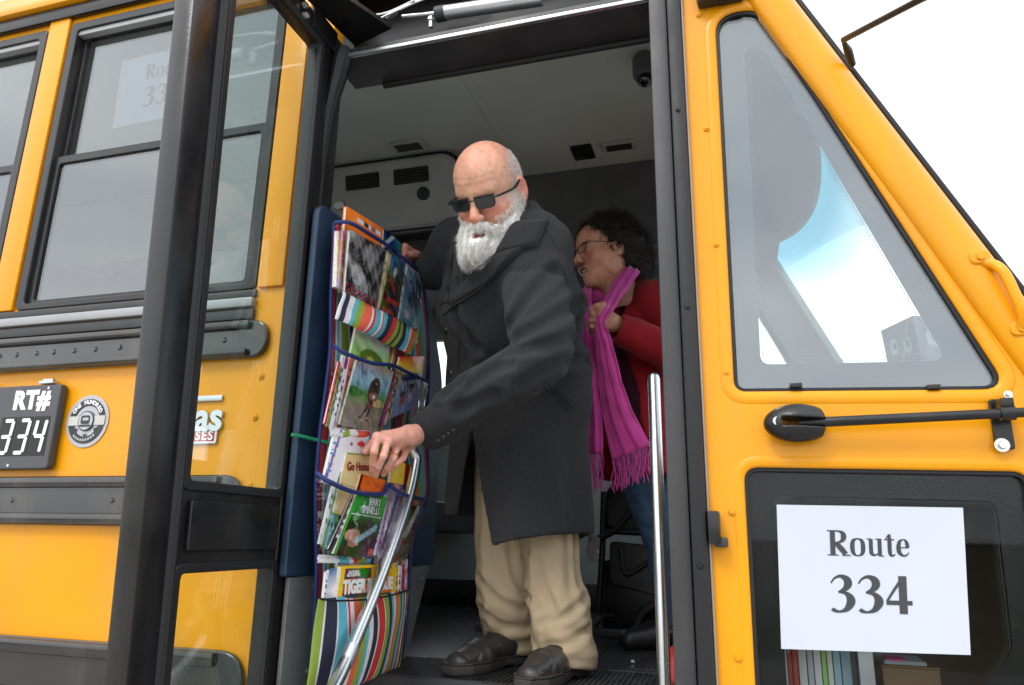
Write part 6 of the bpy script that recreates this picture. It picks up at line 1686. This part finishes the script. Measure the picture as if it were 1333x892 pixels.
# jeans and shoes
wK = PY(866, 700, 1.0); wA = PY(880, 800, 1.08); wA.z = FZ+.09
def jeans(P):
    d = limb(P, [wP+Vector((0, -.06, -.10)), wK, wA], [.098, .072, .058])+.008*crease(P, 14, 5, (0, 0, 1), .5)
    o2 = Vector((.10, .20, 0)); d2 = smin(cone(P, wP+Vector((0, .07, -.10)), wK+o2, .098, .072), cone(P, wK+o2, wA+o2, .072, .055), .03)
    d = smin(d, d2, .03); d = d + folds(P, wK, .2, 70, .006, 0, (.3, .1, .95))+.003*wav(P, 15, 3)
    return smax(d, FZ+.05-P[..., 2], .005)
lo = [wP.x-.2, wP.y-.25, FZ]; hi = [wA.x+.35, wA.y+.45, wP.z+.02]
surf('jeans', jeans, lo, hi, .009, DENIM, wom)
for o2 in (Vector((0, 0, 0)), Vector((.10, .20, 0))):
    c = wA+o2
    surf('shoe', lambda P: smax(smin(cone(P, (c.x+.02, c.y+.01, FZ+.05), (c.x-.07, c.y-.05, FZ+.04), .045, .042), cone(P, (c.x-.07, c.y-.05, FZ+.04), (c.x-.14, c.y-.09, FZ+.03), .042, .034), .02), FZ+.002-P[..., 2], .004), (c.x-.22, c.y-.18, FZ-.002), (c.x+.10, c.y+.10, FZ+.12), .006, VINYL, wom)
# her hand round the scarf
wk = [PY(787, 404, .655), PY(781, 411, .648), PY(778, 419, .648), PY(779, 427, .652)]
wf = [[k+Vector((-.022, -.004, .003)), k+Vector((-.030, .018, -.004)), k+Vector((-.018, .030, -.008))] for k in wk]
wt = [PY(792, 402, .67), PY(784, 397, .65), PY(776, 399, .64), PY(769, 403, .64)]
wwh = PY(799, 421, .69)
ap = wk+sum(wf, [])+wt+[wwh]; lo = [min(q[i] for q in ap)-.05 for i in range(3)]; hi = [max(q[i] for q in ap)+.05 for i in range(3)]
hand_mesh(wwh, wk, wf, wt, skin_paint(S(190, 135, 110), S(180, 110, 90)), wom, lo, hi, None, h=.0035, r=.9)
# scarf
def scarf(path, widths, name, parent, seed, nrm=Vector((-.2, -1, 0)), fringe=.10, slope=0):
    C = catmull(path, 8); n = len(C); nu = 22; V = []; F = []; rs = np.random.RandomState(seed)
    th = .004
    rows = []
    for i, p in enumerate(C):
        t = (C[min(i+1, n-1)]-C[max(i-1, 0)]).normalized(); s = t.cross(nrm).normalized(); nn = s.cross(t).normalized()
        if nn.dot(nrm) < 0: nn = -nn
        w_ = np.interp(i/(n-1), np.linspace(0, 1, len(widths)), widths); row = []
        for k in range(nu+1):
            u = k/nu-.5
            q = p+s*(u*w_)+nn*(.012*math.cos(u*math.pi)+.0036*math.sin(u*17+i*.10+seed)+.0018*math.sin(u*37+i*.3)+.002*math.sin(i*.9+u*6))
            row.append(q)
        rows.append(row)
    me = bpy.data.meshes.new(name); n1 = nu+1
    vs = [tuple(q) for r_ in rows for q in r_]
    F = [(i*n1+k, i*n1+k+1, (i+1)*n1+k+1, (i+1)*n1+k) for i in range(n-1) for k in range(nu)]
    me.from_pydata(vs, [], F); me.update(); o = link(name, me, PINK, parent, True); md = o.modifiers.new('s', 'SOLIDIFY'); md.thickness = .003; md.offset = 0
    bm = bmesh.new()
    for k in range(2*nu+1):
        q = rows[-1][k//2].lerp(rows[-1][min(k//2+k % 2, nu)], .5); d = Vector((rs.randn()*.12, rs.randn()*.08, -1)).normalized(); L_ = fringe*(.8+.4*rs.rand())
        pts = [q+d*(L_*j/5)+Vector((math.sin(j*1.3+k)*.0035, math.cos(j+k*2)*.003, 0)) for j in range(6)]
        add_tube(bm, pts, .0018, 5, True, [.0009, .0013, .0012, .0013, .0015, .0010])
    autosmooth(obj('fringe', bm, PINK, o)); return o
sY = .72
s1 = scarf([PY(822, 352, .80), PY(806, 375, .74), PY(790, 402, .665), PY(781, 420, .645), PY(787, 450, .66), PY(796, 500, .68), PY(806, 545, .69), PY(822, 590, .69)], [.06, .065, .045, .035, .055, .070, .095, .125], 'scarf', wom, 1, fringe=.085)
scarf([PY(763, 378, .82), PY(762, 400, .78), PY(764, 440, .78), PY(768, 490, .78), PY(770, 540, .79), PY(768, 592, .79)], [.04, .05, .055, .06, .07, .085], 'scarf', wom, 2, fringe=.11)
surf('scarf_wrap', lambda P: np.maximum(np.abs(cone(P, PY(775, 384, .88), PY(818, 372, .92), .040, .054))-.008+.004*wav(P, 30, 6), P[..., 2]-PY(790, 366, .85).z), Vector(wN)-Vector((.25, .2, .16)), Vector(wN)+Vector((.15, .16, .10)), .006, PINK, wom)
